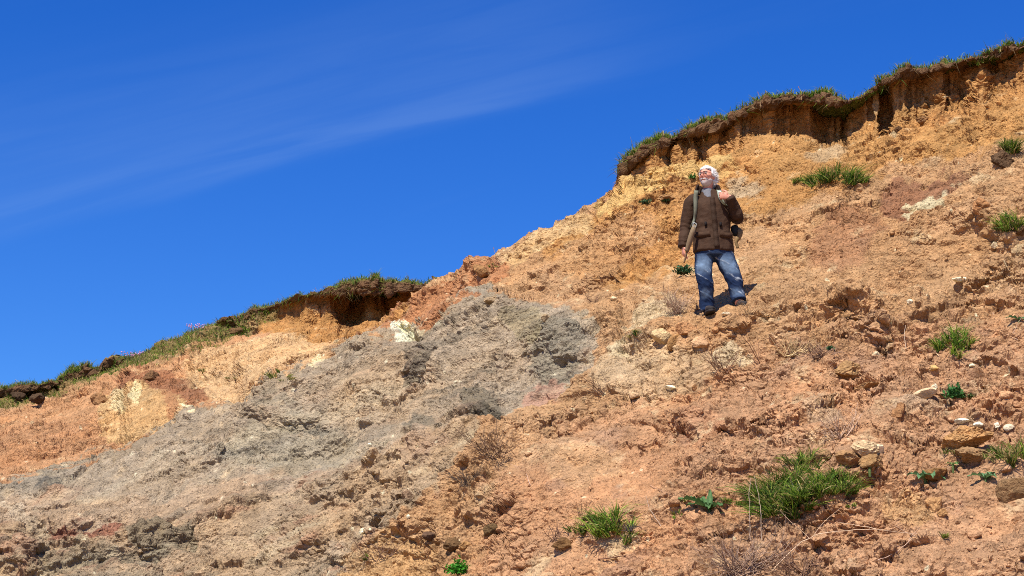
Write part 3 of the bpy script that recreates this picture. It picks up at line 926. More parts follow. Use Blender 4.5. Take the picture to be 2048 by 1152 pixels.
def blades(root, up, length, width, bend, col, rng, spread=0.5, base_dark=0.85):
    """grass blades: four cross-sections each, bent over; returns vertices, quads, colours"""
    n = len(root)
    ang = rng.random(n) * math.tau
    hor = np.stack([np.cos(ang), np.sin(ang), np.zeros(n)], -1)
    d0 = up + hor * (rng.random(n) * spread)[:, None]
    d0 /= np.linalg.norm(d0, axis=1)[:, None]
    side = np.cross(d0, hor + 0.001)
    side /= np.linalg.norm(side, axis=1)[:, None] + 1e-9
    side = side * 0.8 + np.array([1, 0, 0]) * (rng.choice([-0.5, 0.5], n))[:, None]
    side /= np.linalg.norm(side, axis=1)[:, None] + 1e-9
    V, C = [], []
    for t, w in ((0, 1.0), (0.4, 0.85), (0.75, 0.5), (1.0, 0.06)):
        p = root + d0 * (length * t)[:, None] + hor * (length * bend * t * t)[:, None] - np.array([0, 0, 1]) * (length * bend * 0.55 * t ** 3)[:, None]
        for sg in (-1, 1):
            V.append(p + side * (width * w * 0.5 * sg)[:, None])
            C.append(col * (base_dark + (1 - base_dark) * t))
    V = np.stack(V, 1).reshape(-1, 3)
    C = np.stack(C, 1).reshape(-1, 3)
    b0 = np.arange(n)[:, None] * 8
    Q = np.concatenate([b0 + np.array([[k, k + 1, k + 3, k + 2]]) for k in (0, 2, 4)])
    return V, Q, C


def tubes(lines, sides=4):
    """lines: list of (points, radii, colour); joined thin tubes"""
    V, Q, C, o = [], [], [], 0
    for pts, rr, col in lines:
        pts = np.asarray(pts, float)
        m = len(pts)
        rr = np.broadcast_to(np.asarray(rr, float), (m,))
        tg = np.gradient(pts, axis=0)
        tg /= np.linalg.norm(tg, axis=1)[:, None] + 1e-9
        a = np.cross(tg, [0.31, 0.87, 0.39])
        a /= np.linalg.norm(a, axis=1)[:, None] + 1e-9
        b_ = np.cross(tg, a)
        for k in range(sides):
            th = k * math.tau / sides
            V.append(pts + (a * math.cos(th) + b_ * math.sin(th)) * rr[:, None])
        for k in range(sides):
            k2 = (k + 1) % sides
            i = np.arange(m - 1)
            Q.append(np.stack([o + k * m + i, o + k2 * m + i, o + k2 * m + i + 1, o + k * m + i + 1], -1))
        C.append(np.tile(np.asarray(col, float), (m * sides, 1)))
        o += m * sides
    return np.concatenate(V), np.concatenate(Q), np.concatenate(C)


def ico(sub):
    import bmesh
    bm = bmesh.new()
    bmesh.ops.create_icosphere(bm, subdivisions=sub, radius=1.0)
    v = np.array([x.co[:] for x in bm.verts])
    f = np.array([[x.index for x in y.verts] for y in bm.faces])
    bm.free()
    return v, f


ICO = {k: ico(k) for k in (1, 2, 3, 4, 5)}


def stone(size, seed, sub=3, cuts=9, rough=0.06, lumpy=0.0):
    """an angular or lumpy stone cut from a ball by planes; returns vertices, faces"""
    r = np.random.default_rng(seed)
    v, f = ICO[sub]
    v = v.copy()
    nrm = r.normal(size=(cuts, 3))
    nrm /= np.linalg.norm(nrm, axis=1)[:, None]
    off = 0.46 + 0.40 * r.random(cuts)
    dd = v @ nrm.T
    lim = np.where(dd > 0.05, off / np.maximum(dd, 0.05), 9).min(1)
    v = v * np.minimum(1.0, lim)[:, None]
    q_ = (v + seed * 0.37).astype(f32)
    v = v * (1 + rough * fbm(q_, 3.0, 3, 0.55, seed % 13) + 0.7 * rough * fbm(q_, 8.0, 2, 0.6, seed % 11, ridged=True) + lumpy * fbm(q_, 1.6, 2, 0.5, seed % 7))[:, None]
    return v * np.asarray(size), f


def srf(px, py):
    p, nn, v = ground(px, py)
    return np.array(p), np.array(nn), v


def scale_at(p):
    """metres per step of direction at that distance"""
    return (p[1] * CP + (p[2] - CAM_Z) * SP) / F_PIX


M_GRASS = material("grass_blade", attr=True, rough=0.7, spec=0.12, var=0.25, scale=9.0, trans=0.38)
M_LEAF = material("broad_leaf", attr=True, rough=0.6, spec=0.18, var=0.2, scale=40.0, trans=0.22, bump=0.004, bscale=120.0)
M_DRY = material("dry_stalk", attr=True, rough=0.85, spec=0.15, var=0.3, scale=20.0)
M_STONE = material("stone", attr=True, rough=0.9, spec=0.15, var=0.30, scale=26.0, bump=0.016, bscale=60.0)
M_CLOD = material("clay_clod", attr=True, rough=0.95, spec=0.1, var=0.30, scale=30.0, bump=0.022, bscale=48.0)
M_PETAL = material("pink_petal", lin(205, 148, 176), 0.7, 0.2, var=0.3, scale=60.0)

GREENS = np.array([lin(100, 134, 40), lin(122, 152, 48), lin(76, 114, 36), lin(146, 164, 66), lin(62, 98, 32)])
STRAW = np.array([lin(190, 168, 112), lin(172, 150, 96), lin(150, 136, 80)])


def grass_colours(rng, n, dry=0.1, bright=1.0):
    c = GREENS[rng.integers(0, len(GREENS), n)] * np.array([1.04, 0.95, 1.05]) * (0.75 + 0.5 * rng.random(n))[:, None] * bright
    d = rng.random(n) < dry + 0.07
    c[d] = STRAW[rng.integers(0, 3, d.sum())] * (0.7 + 0.4 * rng.random(d.sum()))[:, None]
    return c


def grass_tuft(px, py, w, h, n, label, dry=0.08, bright=1.0, lenf=1.0, name="grass_tuft", seed=None, bw=1.0, kind=None, group=None):
    """a tuft whose blades stand on an ellipse of the slope w by h wide in direction steps"""
    rng = np.random.default_rng(seed if seed is not None else int(px * 7 + py))
    p0, nn, v = srf(px, py)
    sc = scale_at(p0)
    roots = []
    for _ in range(60):
        a, r = rng.random() * math.tau, math.sqrt(rng.random())
        qx, qy = px + math.cos(a) * r * w * 0.5, py + h * 0.25 + math.sin(a) * r * h * 0.32
        p, _n, _v = srf(qx, qy)
        if abs(np.linalg.norm(p - p0)) < 1.2 * w * sc + 0.4:
            roots.append(p)
    roots = np.array(roots if roots else [p0])
    m_ = max(4, n // 17)
    sub = roots[rng.integers(0, len(roots), m_)] + rng.normal(size=(m_, 3)) * np.array([0.04, 0.04, 0.005]) * (w * sc)
    own = rng.integers(0, m_, n)
    rr = sub[own] + rng.normal(size=(n, 3)) * np.array([0.035, 0.035, 0.006]) * (w * sc)
    lean_ = rng.normal(size=(m_, 3)) * np.array([0.32, 0.25, 0.05])
    grow = 0.5 + 0.75 * rng.random(m_)
    shade_ = 0.75 + 0.45 * rng.random(m_)
    cen = rr.mean(0)
    ecc = np.clip(np.linalg.norm((rr - cen)[:, :2], axis=1) / (w * sc * 0.5), 0, 1)
    rr = rr + np.array([0, 0, 1.0]) * ((1 - ecc ** 2) * h * sc * 0.28)[:, None]
    up = np.tile(np.array([0, 0, 1.0]), (n, 1)) + nn * 0.25 + (rr - cen) / (w * sc * 0.5 + 1e-6) * 0.55 * np.array([1, 1, 0.3])
    up = up + lean_[own]
    L = h * sc * 0.72 * lenf * grow[own] * (0.55 + 0.6 * rng.random(n))
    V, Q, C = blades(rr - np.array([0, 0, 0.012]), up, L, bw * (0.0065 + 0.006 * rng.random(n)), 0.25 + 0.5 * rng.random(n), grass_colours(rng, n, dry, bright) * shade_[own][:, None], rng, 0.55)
    o = mesh_from(name, V - p0, Q, M_GRASS, color=C, loc=p0)
    return tag(o, label, "grass tuft" if kind is None else "grass", group, kind)


def leafy_patch(px, py, w, h, n, label, size=0.03, tone=(52, 84, 44), name="leafy_plant", cat="plant"):
    """a low cushion of small leaves"""
    rng = np.random.default_rng(int(px * 3 + py))
    p0, nn, v = srf(px, py + h * 0.25)
    sc = scale_at(p0)
    W_, H_ = w * sc * 0.5, h * sc
    d = rng.normal(size=(n, 3))
    d /= np.linalg.norm(d, axis=1)[:, None]
    d[:, 2] = np.abs(d[:, 2])
    clump = 0.75 + 0.35 * np.sin(d[:, 0] * 7 + px) * np.cos(d[:, 1] * 6 + 1.3)
    c = p0 + nn * 0.01 + d * np.array([W_, W_ * 0.7, H_ * 0.8]) * (clump * (0.55 + 0.45 * rng.random(n)))[:, None]
    a = rng.normal(size=(n, 3)) + d * 0.8
    a /= np.linalg.norm(a, axis=1)[:, None]
    b_ = np.cross(a, rng.normal(size=(n, 3)))
    b_ /= np.linalg.norm(b_, axis=1)[:, None]
    up_ = np.cross(a, b_)
    s = size * (0.6 + 0.8 * rng.random(n))[:, None]
    V = np.stack([c - a * s, c + b_ * s * 0.45 + up_ * s * 0.15, c + a * s, c - b_ * s * 0.45 + up_ * s * 0.15], 1).reshape(-1, 3)
    Q = np.arange(4 * n).reshape(n, 4)
    col = lin(*tone) * np.array([1.35, 1.1, 0.9]) * (0.6 + 0.8 * rng.random(n))[:, None] * np.array([1, 1, 1])
    o = mesh_from(name, V - p0, Q, M_LEAF, color=np.repeat(col, 4, 0), loc=p0)
    stem_lines = []
    for k in range(10):
        e = c[rng.integers(0, n)]
        stem_lines.append(([np.zeros(3) - nn * 0.02, (e - p0) * 0.5 + np.array([0, 0, 0.01]), e - p0], [0.004, 0.003, 0.0015], lin(90, 84, 50)))
    Vs, Qs, Cs = tubes(stem_lines)
    tag(o, label, cat)
    mesh_from("stem", Vs, Qs, M_DRY, parent=o, color=Cs)
    return o


def leaf_mesh(L, Wd, wavy, tone, seed, fold=0.25, droop=0.5):
    rng = np.random.default_rng(seed)
    V, C = [], []
    nu, nv = 9, 5
    for i in range(nu):
        t = i / (nu - 1)
        wid = Wd * (math.sin(math.pi * min(1, t * 0.86 + 0.12)) ** 0.8) * (1 - 0.15 * t)
        if i == nu - 1:
            wid = Wd * 0.05
        for j in range(nv):
            s = j / (nv - 1) * 2 - 1
            z = abs(s) * wid * fold + wavy * math.sin(t * 17 + s * 2 + seed) * abs(s) * Wd * 0.35
            V.append((t * L, s * wid * 0.5, z + L * (0.55 * t - droop * t * t)))
            C.append(lin(*tone) * np.array([1.25, 1.02, 0.85]) * (1.25 if j == 2 else 0.85 + 0.25 * rng.random()))
    Q = [(i * nv + j, (i + 1) * nv + j, (i + 1) * nv + j + 1, i * nv + j + 1) for i in range(nu - 1) for j in range(nv - 1)]
    return np.array(V), np.array(Q), np.array(C)


def rosette(px, py, leaves, label, name="rosette_plant", tone=(70, 108, 66)):
    """leaves: list of (heading degrees with 0 to the right and 90 away, length, width)"""
    p0, nn, v = srf(px, py)
    sc = scale_at(p0)
    root = empty(name, p0)
    tag(root, label, "plant")
    for k, (az, L, Wd, lift) in enumerate(leaves):
        V, Q, C = leaf_mesh(L * sc, Wd * sc, 0.5, tone, k + int(px), droop=0.75 - lift)
        o = mesh_from("leaf", V, Q, M_LEAF, parent=root, color=C)
        o.rotation_euler = (0, -math.radians(35) * lift, math.radians(az))
        o.location = (0, 0, 0.01)
    Vs, Qs, Cs = tubes([([(0, 0, -0.06), (0, 0, 0.0), (0.004, 0, 0.035)], [0.012, 0.014, 0.006], lin(96, 110, 60))], 6)
    mesh_from("stem", Vs, Qs, M_LEAF, parent=root, color=Cs)
    return root


def twig_lines(rng, p, d, L, r, depth, col, out, curl=0.5, kids=3, droop=0.0):
    m = 6
    pts = [np.array(p, float)]
    dd = np.array(d, float) / np.linalg.norm(d)
    for k in range(m - 1):
        dd = dd + rng.normal(size=3) * curl * 0.22 + np.array([0, 0, -droop])
        dd /= np.linalg.norm(dd)
        pts.append(pts[-1] + dd * L / (m - 1))
    out.append((np.array(pts), np.linspace(r, r * 0.45, m), np.asarray(col) * (0.75 + 0.5 * rng.random())))
    if depth > 0:
        for _ in range(kids):
            i = rng.integers(1, m - 1)
            d2 = dd + rng.normal(size=3) * 0.75
            twig_lines(rng, pts[i], d2, L * (0.4 + 0.35 * rng.random()), r * 0.6, depth - 1, col, out, curl, kids, droop)


def dead_bush(px, py, w, h, n, label, tone=(120, 92, 70), depth=1, lean=(0, 0), name="dead_twig_bush", kids=3, rad=0.0052, seed=None, cat="dead plant"):
    rng = np.random.default_rng(seed if seed is not None else int(px + py * 3))
    p0, nn, v = srf(px, py)
    sc = scale_at(p0)
    out = []
    for _ in range(n):
        a = rng.random() * math.tau
        d = np.array([math.cos(a) * w / max(h, 1) * 0.5 + lean[0], math.sin(a) * 0.35, 0.35 + 0.75 * rng.random() + lean[1]])
        L = math.hypot(w * 0.5 * abs(math.cos(a)), h) * sc * (0.55 + 0.55 * rng.random())
        st = np.array([rng.normal() * 0.10 * w * sc, rng.normal() * 0.05 * w * sc, -0.02])
        twig_lines(rng, st, d, L, rad * (0.7 + 0.6 * rng.random()), depth, lin(*tone), out, 0.6, kids)
    V, Q, C = tubes(out, 3)
    o = mesh_from(name, V, Q, M_DRY, color=C, loc=p0)
    return tag(o, label, cat)


def dry_stalk(points, label, tone=(190, 164, 128), rad=0.004, name="dry_stalk", lift=None, branches=0):
    """a single dead stalk; points are (direction x, y, lift off the ground in direction steps)"""
    P3 = []
    b0, _, _ = srf(points[0][0], points[0][1])
    sc = scale_at(b0)
    dep0 = np.hypot(b0[0], b0[1])
    for k, (x, y, up_) in enumerate(points):
        if up_ <= 3:
            p, _, _ = srf(x, y)
            P3.append(p + np.array([0, 0, max(up_, 0.3) * sc]))
        else:
            P3.append(at(x, y, dep0 - 0.004 * up_ * sc))
    P3 = np.array(P3)
    t = np.linspace(0, len(P3) - 1, len(P3) * 4)
    pts = np.stack([np.interp(t, np.arange(len(P3)), P3[:, a]) for a in range(3)], -1)
    rng = np.random.default_rng(int(points[0][0] + points[0][1]))
    pts[1:-1] += rng.normal(size=(len(pts) - 2, 3)) * 0.0025
    out = [(pts - b0, np.linspace(rad, rad * 0.5, len(pts)), lin(*tone))]
    for _ in range(branches):
        i = rng.integers(len(pts) // 3, len(pts) - 1)
        d = rng.normal(size=3) * np.array([1, 0.5, 0.5]) + np.array([0, 0, 0.9])
        twig_lines(rng, pts[i] - b0, d, np.linalg.norm(pts[-1] - pts[0]) * 0.28, rad * 0.6, 0, lin(*tone), out, 0.5)
    V, Q, C = tubes(out, 4)
    o = mesh_from(name, V, Q, M_DRY, color=C, loc=b0)
    return tag(o, label, "dead stalk")


def rock(px, py, w, h, tone, label, name="stone", cat="stone", cuts=10, rough=0.06, lumpy=0.0, sub=3, sink=0.35, seed=None, deep=0.9, group=None, mat=None, tilt=None, smooth_=False):
    seed = seed if seed is not None else int(px * 13 + py * 7) % 9973
    p0, nn, v = srf(px, py + h * 0.3)
    sc = scale_at(p0)
    V, f = stone((w * sc * 0.56, w * sc * 0.5 * deep, h * sc * 0.62), seed, sub, cuts, rough, lumpy)
    r = np.random.default_rng(seed)
    dusty = 0.38 if rough > 0.075 and tone[0] > 118 else 0.0          # clay lumps wear the dust of the slope
    tn = lin(*tone) * (1 - dusty) + lin(186, 132, 90) * dusty
    tn = (tn.mean() + (tn - tn.mean()) * 0.86) * np.array([0.92, 0.94, 0.74])
    col = tn * (1 + 0.28 * fbm((V * 14 + seed).astype(f32), 1.0, 3, 0.6, 3))[:, None]
    o = mesh_from(name, V, f, mat or (M_CLOD if rough > 0.075 else M_STONE), color=col, loc=p0 + np.array([0, 0, h * sc * (0.5 - sink)]), smooth_shade=smooth_)
    o.rotation_euler = (0, tilt if tilt is not None else r.normal() * 0.15, r.normal() * 0.3)
    return tag(o, label, cat, group)


# ------------------------------------------------------------------ turf along the cliff edge
rng = np.random.default_rng(5)
edge_ok = np.clip(smooth(1225, 1256, bx) + smooth(880, 850, bx), 0, 1)
turf_n = fbm(Pf, 2.2, 3, 0.55, 61)
cand = np.nonzero((s_ > 13.72) & (s_ < 14.9) & (bx > -60) & (bx < 2110) & (edge_ok > 0.5))[0]
wt = np.exp(-np.abs(s_[cand] - 14.0) * 3.5) * (0.25 + np.clip(turf_n[cand] + 0.35, 0, 1) ** 1.5 * 1.6)
pick = rng.choice(cand, 27000, p=wt / wt.sum())
rootp = POS[pick] + rng.normal(size=(len(pick), 3)) * 0.012
tall = (0.045 + 0.070 * rng.random(len(pick)) * (0.5 + 1.4 * np.clip(turf_n[pick] + 0.3, 0, 1))) * (1 + 0.9 * (rng.random(len(pick)) > 0.97))
upv = np.tile([0.0, 0, 1.0], (len(pick), 1)) + np.array(NRM)[pick] * 0.35
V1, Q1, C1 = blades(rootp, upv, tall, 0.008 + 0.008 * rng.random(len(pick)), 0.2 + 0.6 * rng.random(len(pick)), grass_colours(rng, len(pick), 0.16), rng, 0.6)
# dry grass and roots that hang over the lip
cand = np.nonzero((s_ > 12.9) & (s_ < 13.95) & (bx > -60) & (bx < 2110) & (edge_ok > 0.5))[0]
wt = 0.05 + np.clip(turf_n[cand], 0, 1) ** 1.5 + 0.6 * (np.abs(bx[cand] - 600) < 110)
pick = rng.choice(cand, 1000, p=wt / wt.sum())
rootp = POS[pick]
dn = np.array(NRM)[pick] * 0.8 + np.array([0, 0, -0.35])
hc = np.where((rng.random(len(pick)) < 0.35)[:, None], grass_colours(rng, len(pick), 0.2), np.array([lin(120, 98, 64), lin(150, 126, 84), lin(86, 68, 46)])[rng.integers(0, 3, len(pick))])
V2, Q2, C2 = blades(rootp, dn, 0.05 + 0.12 * rng.random(len(pick)), 0.005 + 0.005 * rng.random(len(pick)), 0.5 + 0.6 * rng.random(len(pick)), hc, rng, 0.5)
# the slumped turf band on the left
cand = np.nonzero((s_ < 12.4) & (s_ > 9.0) & (ZTURF > 0.25))[0]
wt = (ZTURF[cand] ** 2) * (0.2 + np.clip(turf_n[cand] + 0.35, 0, 1) * 1.6)
pick = rng.choice(cand, 13000, p=wt / wt.sum())
rootp = POS[pick] + rng.normal(size=(len(pick), 3)) * 0.015
upv = np.tile([0.0, 0, 1.0], (len(pick), 1)) + np.array(NRM)[pick] * 0.3
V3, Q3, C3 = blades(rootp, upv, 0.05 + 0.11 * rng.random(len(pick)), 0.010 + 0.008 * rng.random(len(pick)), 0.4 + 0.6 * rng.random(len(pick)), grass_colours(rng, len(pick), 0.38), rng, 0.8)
Vt = np.concatenate([V1, V2, V3])
Qt = np.concatenate([Q1, Q2 + len(V1), Q3 + len(V1) + len(V2)])
tag(mesh_from("grass", Vt, Qt, M_GRASS, color=np.concatenate([C1, C2, C3])), "short green and straw coloured turf grass along the top of the cliff", "grass", kind="stuff")

# ------------------------------------------------------------------ loose crumbs of clay all over the slope
cand = np.nonzero((s_ > 1.8) & (s_ < 11.3) & (bx > -60) & (bx < 2110) & (dy_ < 1200) & (far < 34))[0]
crumb_n = fbm(Pf, 1.6, 3, 0.5, 71)
wt = (0.15 + np.clip(crumb_n[cand] + 0.1, 0, 1) ** 2 * 2.2) * (1 - 0.7 * ZGREY[cand]) * (0.5 + ZOCHRE[cand] + ZFRONT[cand])
pick = rng.choice(cand, 4200, p=wt / wt.sum())
iv, if_ = ICO[1]
shapes = []
for k in range(24):
    shapes.append(stone((1, 1, 1), 500 + k, 1, 7, 0.10)[0])
shapes = np.array(shapes)
sz = 0.008 + 0.020 * rng.random(len(pick)) ** 3
A = shapes[rng.integers(0, 24, len(pick))] * (sz[:, None] * (0.7 + 0.6 * rng.random((len(pick), 3))))[:, None, :]
th = rng.random(len(pick)) * math.tau
c_, sn = np.cos(th)[:, None], np.sin(th)[:, None]
A = np.stack([A[:, :, 0] * c_ - A[:, :, 1] * sn, A[:, :, 0] * sn + A[:, :, 1] * c_, A[:, :, 2]], -1)
A = A + (POS[pick] + np.array(NRM)[pick] * (sz * 0.2)[:, None])[:, None, :]
cc = COLR[pick] * (0.75 + 0.5 * rng.random(len(pick)))[:, None]
Fq = (if_[None] + (np.arange(len(pick)) * len(iv))[:, None, None]).reshape(-1, 3)
tag(mesh_from("clay_crumbs", A.reshape(-1, 3), Fq, M_CLOD, color=np.repeat(cc, len(iv), 0), smooth_shade=False), "small crumbs of dry clay strewn over the slope", "clay crumbs", kind="stuff")

# separate clods one could pick up
GC = "loose clay clods lying on the slope"
protos = [stone((1, 1, 1), 900 + k, 3, 12, 0.16, 0.10) for k in range(8)]
wt = (0.1 + np.clip(crumb_n[cand] + 0.1, 0, 1) ** 2 * 2.0) * (1 - 0.75 * ZGREY[cand]) * (0.35 + ZOCHRE[cand] * 0.6 + ZFRONT[cand]) * (bx[cand] > 620)
pick = rng.choice(cand, 90, replace=False, p=wt / wt.sum())
clod_mats = {}
for k, v in enumerate(pick):
    V, f = protos[k % 8]
    sz_ = 0.03 + 0.05 * rng.random() ** 2
    col = COLR[v] * (0.8 + 0.35 * rng.random())
    o = mesh_from("clay_clod", V * sz_ * np.array([1.1, 1.0, 0.8]), f, M_CLOD, color=np.tile(col, (len(V), 1)) * (1 + 0.25 * fbm((V * 3 + k).astype(f32), 1, 3, 0.6, 2))[:, None], loc=POS[v] + np.array(NRM)[v] * sz_ * 0.25, smooth_shade=True)
    o.rotation_euler = (rng.normal() * 0.4, rng.normal() * 0.4, rng.random() * 6)
    tag(o, "small lump of dry crumbly clay lying loose on the slope", "clay clod", GC)

# ------------------------------------------------------------------ green tufts and plants of the slope
grass_tuft(1668, 352, 112, 44, 1000, "round green grass tussock high on the ochre slope right of the man's head", 0.10, 0.85)
grass_tuft(1610, 362, 50, 20, 240, "thin green strip of grass trailing left of the high round tussock", 0.25, 1.1, kind="stuff", name="grass_patch")
grass_tuft(2024, 294, 38, 40, 420, "dark green grass tuft on a dark soil lump at the upper right edge", 0.12, 0.75)
grass_tuft(2022, 450, 62, 46, 420, "bright green grass tuft with dark roots at the right edge, level with the man's chest", 0.08, 1.05)
grass_tuft(1913, 685, 72, 52, 480, "bright green grass tuft standing alone on the tan slope right of the man's boots", 0.06, 1.15)
grass_tuft(1560, 985, 112, 92, 1500, "dense tall left half of the big dark green grass clump at lower right", 0.08, 0.8, bw=1.0)
grass_tuft(1666, 968, 96, 58, 800, "shorter right half of the big green grass clump below the white clay block", 0.10, 0.95)
grass_tuft(1600, 920, 70, 40, 260, "loose grass behind the big green clump, leaning right over a brown mound", 0.2, 1.1, 1.2)
grass_tuft(1178, 1050, 84, 44, 330, "low dark green grass tuft, left one of the pair at lower centre", 0.12, 0.9)
grass_tuft(1230, 1056, 88, 72, 420, "bright yellowish green grass tuft, right one of the pair at lower centre", 0.12, 1.35)
grass_tuft(2025, 900, 70, 66, 260, "straggly grass with dead flower heads by white chips at the right edge", 0.35, 0.9)
grass_tuft(1975, 905, 60, 22, 110, "thin sprawling grass between the ochre boulder and the right edge", 0.3, 1.0, kind="stuff", name="grass_patch")
grass_tuft(1888, 1070, 24, 22, 60, "tiny grass seedling alone on cracked clay at lower right", 0.1, 0.8)
grass_tuft(1352, 1028, 22, 22, 40, "tiny tuft of grass left of the broad leaved rosette", 0.2, 1.0)
grass_tuft(1355, 1000, 40, 14, 60, "faint low grass above the tiny tuft left of the rosette", 0.35, 0.9, kind="stuff", name="grass_patch")
grass_tuft(1470, 1005, 44, 22, 110, "low grass between the rosette and the big green clump", 0.15, 1.0)
grass_tuft(1268, 668, 18, 22, 120, "dry olive grass tuft above the pale clay patch left of the man", 0.5, 0.75)
grass_tuft(560, 750, 60, 20, 300, "flat straw and green grass patch in the left orange bowl", 0.5, 0.9, kind="stuff", name="grass_patch")
grass_tuft(407, 743, 18, 14, 70, "small olive tuft on the left slope under the cliff turf", 0.45, 0.7, kind="stuff", name="grass_patch")
grass_tuft(462, 752, 20, 14, 60, "thin yellowish tuft between the olive tuft and the flat grass patch", 0.5, 0.9, kind="stuff", name="grass_patch")
grass_tuft(985, 528, 12, 14, 110, "green grass on the small dark soil lump of the red ridge", 0.25, 1.0, kind="stuff", name="grass_patch")
grass_tuft(1700, 1010, 30, 14, 40, "sparse grass at the right foot of the big green clump", 0.3, 1.0, kind="stuff", name="grass_patch")
grass_tuft(1880, 905, 90, 20, 80, "sparse pale grass beside the brown lump under the ochre boulder", 0.6, 0.8, kind="stuff", name="grass_patch")
grass_tuft(727, 1115, 22, 20, 36, "small wispy green tuft among thin twigs at bottom left of centre", 0.3, 0.8)

leafy_patch(1365, 540, 52, 28, 330, "dark green leafy cushion on the slope by the man's right knee", 0.022, (44, 78, 50))
leafy_patch(1291, 402, 30, 14, 110, "small dark leafy plant left of the brown lump near the cliff corner", 0.022, (62, 92, 62))
leafy_patch(1332, 398, 22, 17, 90, "small dark green plant growing on the brown lump near the cliff corner", 0.02, (50, 78, 40))
leafy_patch(1384, 355, 22, 14, 60, "little bright leafy plant just left of the man's white hair", 0.024, (60, 100, 44))
leafy_patch(1909, 786, 48, 36, 330, "bushy dark green herb with small leaves beside the pale flat slab", 0.024, (50, 96, 48))
leafy_patch(919, 1138, 62, 40, 460, "bright green bushy herb at the bottom edge left of centre", 0.020, (58, 128, 34))
leafy_patch(1660, 697, 22, 10, 50, "tiny bluish green plant among pale dry stems", 0.022, (70, 112, 80))
leafy_patch(1940, 790, 40, 12, 40, "faint low leaves right of the bushy dark green herb", 0.022, (88, 112, 74))

rosette(1420, 1020, [(170, 66, 26, 0.35), (150, 54, 24, 0.45), (200, 52, 22, 0.2), (75, 40, 13, 0.9), (20, 48, 16, 0.4), (-60, 46, 20, 0.15), (-100, 40, 18, 0.1), (110, 42, 16, 0.6)], "broad leaved green rosette with one upright leaf left of the big grass clump")
rosette(1855, 960, [(-80, 40, 28, 0.1), (170, 36, 20, 0.3), (-20, 40, 22, 0.1), (60, 30, 18, 0.4), (-130, 30, 20, 0.1)], "glossy broad leaved plant in front of a brown stone at lower right", tone=(82, 124, 88))
rosette(1972, 958, [(30, 44, 18, 0.35), (175, 36, 18, 0.2), (-60, 30, 18, 0.1), (100, 28, 14, 0.4)], "pale green leaves lying on clay between two brown stones at lower right", tone=(84, 126, 90))
rosette(1690, 962, [(165, 40, 13, 0.3), (20, 42, 12, 0.3), (-30, 26, 11, 0.1), (80, 22, 10, 0.4)], "thin pale leaves at the right end of the big grass clump", tone=(108, 146, 104))
rosette(2036, 640, [(175, 26, 12, 0.25), (10, 24, 12, 0.2), (-70, 16, 10, 0.1)], "single flat green leafed plant at the right edge above the lone tuft", tone=(70, 112, 76))
rosette(1742, 940, [(10, 22, 10, 0.3), (150, 20, 9, 0.3)], "two small leaves just right of the big grass clump", tone=(98, 136, 96))
rosette(1905, 932, [(20, 18, 11, 0.3), (140, 16, 10, 0.3), (-60, 14, 9, 0.1)], "small green leaves beside the brown stone at lower right", tone=(92, 136, 84))

# pink thrift on the far cliff edge
for px_, py_, w_, lab in [(262, 716, 44, "pale pink flower cushion on the far turf edge, lower one at left"), (388, 663, 36, "pink flower cushion on the turf edge, upper one at left")]:
    rg = np.random.default_rng(int(px_))
    hits = [srf(px_ + rg.uniform(-0.5, 0.5) * w_, py_ + 8)[0] for _ in range(40)]
    p0 = np.array(hits[0])
    dist0 = np.median([np.hypot(h_[0], h_[1]) for h_ in hits])
    hits = [h_ for h_ in hits if abs(np.hypot(h_[0], h_[1]) - dist0) < 1.5]
    p0 = np.array(hits[0])
    ln, heads, hv, hf = [], [], [], []
    for h_ in hits:
        top = h_ - p0 + np.array([rg.normal() * 0.02, 0, 0.16 + 0.10 * rg.random()])
        ln.append(([h_ - p0, (h_ - p0 + top) / 2, top], 0.0022, lin(108, 110, 70)))
        V_, f_ = ICO[1]
        hf.append(f_ + len(hv) * len(V_))
        hv.append(V_ * np.array([0.015, 0.015, 0.011]) + top)
    Vs, Qs, Cs = tubes(ln, 3)
    o = tag(mesh_from("flower_cushion", Vs, Qs, M_DRY, color=Cs, loc=p0), lab, "flowers")
    tag(mesh_from("flower_heads", np.concatenate(hv), np.concatenate(hf), M_PETAL, parent=o), kind="stuff")

# ------------------------------------------------------------------ dead twigs and stalks
dead_bush(985, 912, 110, 54, 16, "brown dead twig bush on the grey slope left of centre", (110, 84, 64), 2)
dead_bush(928, 968, 70, 40, 22, "dense dark dead bush left of the big red clay mound", (92, 76, 62), 1, kids=5, rad=0.004)
dead_bush(1352, 625, 64, 50, 46, "pale bristly dead bush beside the man's left boot in view", (176, 146, 120), 1, rad=0.0038, kids=4)
dead_bush(1442, 742, 76, 64, 10, "dark branching dead plant on the pale clay below the man", (112, 80, 60), 1, kids=3)
dead_bush(1518, 722, 40, 90, 5, "tall thin dead stems on the pale clay below the man, right of the branching one", (128, 92, 68), 0)
dead_bush(1585, 705, 90, 36, 30, "low tangle of pale dry stems right of the tall thin ones", (196, 168, 120), 1, lean=(0.5, 0))
dead_bush(1640, 712, 90, 26, 26, "grey brown mat of dead stems on the bench right of the pale tangle", (138, 108, 86), 1, lean=(0.3, 0))
dead_bush(1478, 1148, 190, 80, 60, "large bundle of dry grey grass stems at the bottom edge", (150, 122, 100), 1, kids=3, rad=0.0045)
dead_bush(1600, 1150, 130, 62, 18, "sparse brown dry stems at the bottom edge right of the big bundle", (128, 96, 74), 1)
dead_bush(1680, 872, 80, 58, 18, "pale dry stems with one upright stalk above the white clay block", (178, 146, 118), 1)
dead_bush(1108, 1078, 60, 40, 9, "thin brown twigs left of the pair of grass tufts", (118, 88, 68), 1)
dead_bush(1160, 1030, 40, 34, 7, "few brown twigs just above the left grass tuft of the pair", (124, 92, 70), 0)
dead_bush(760, 1118, 110, 44, 14, "sparse brown twigs at bottom left of centre", (116, 88, 68), 1)
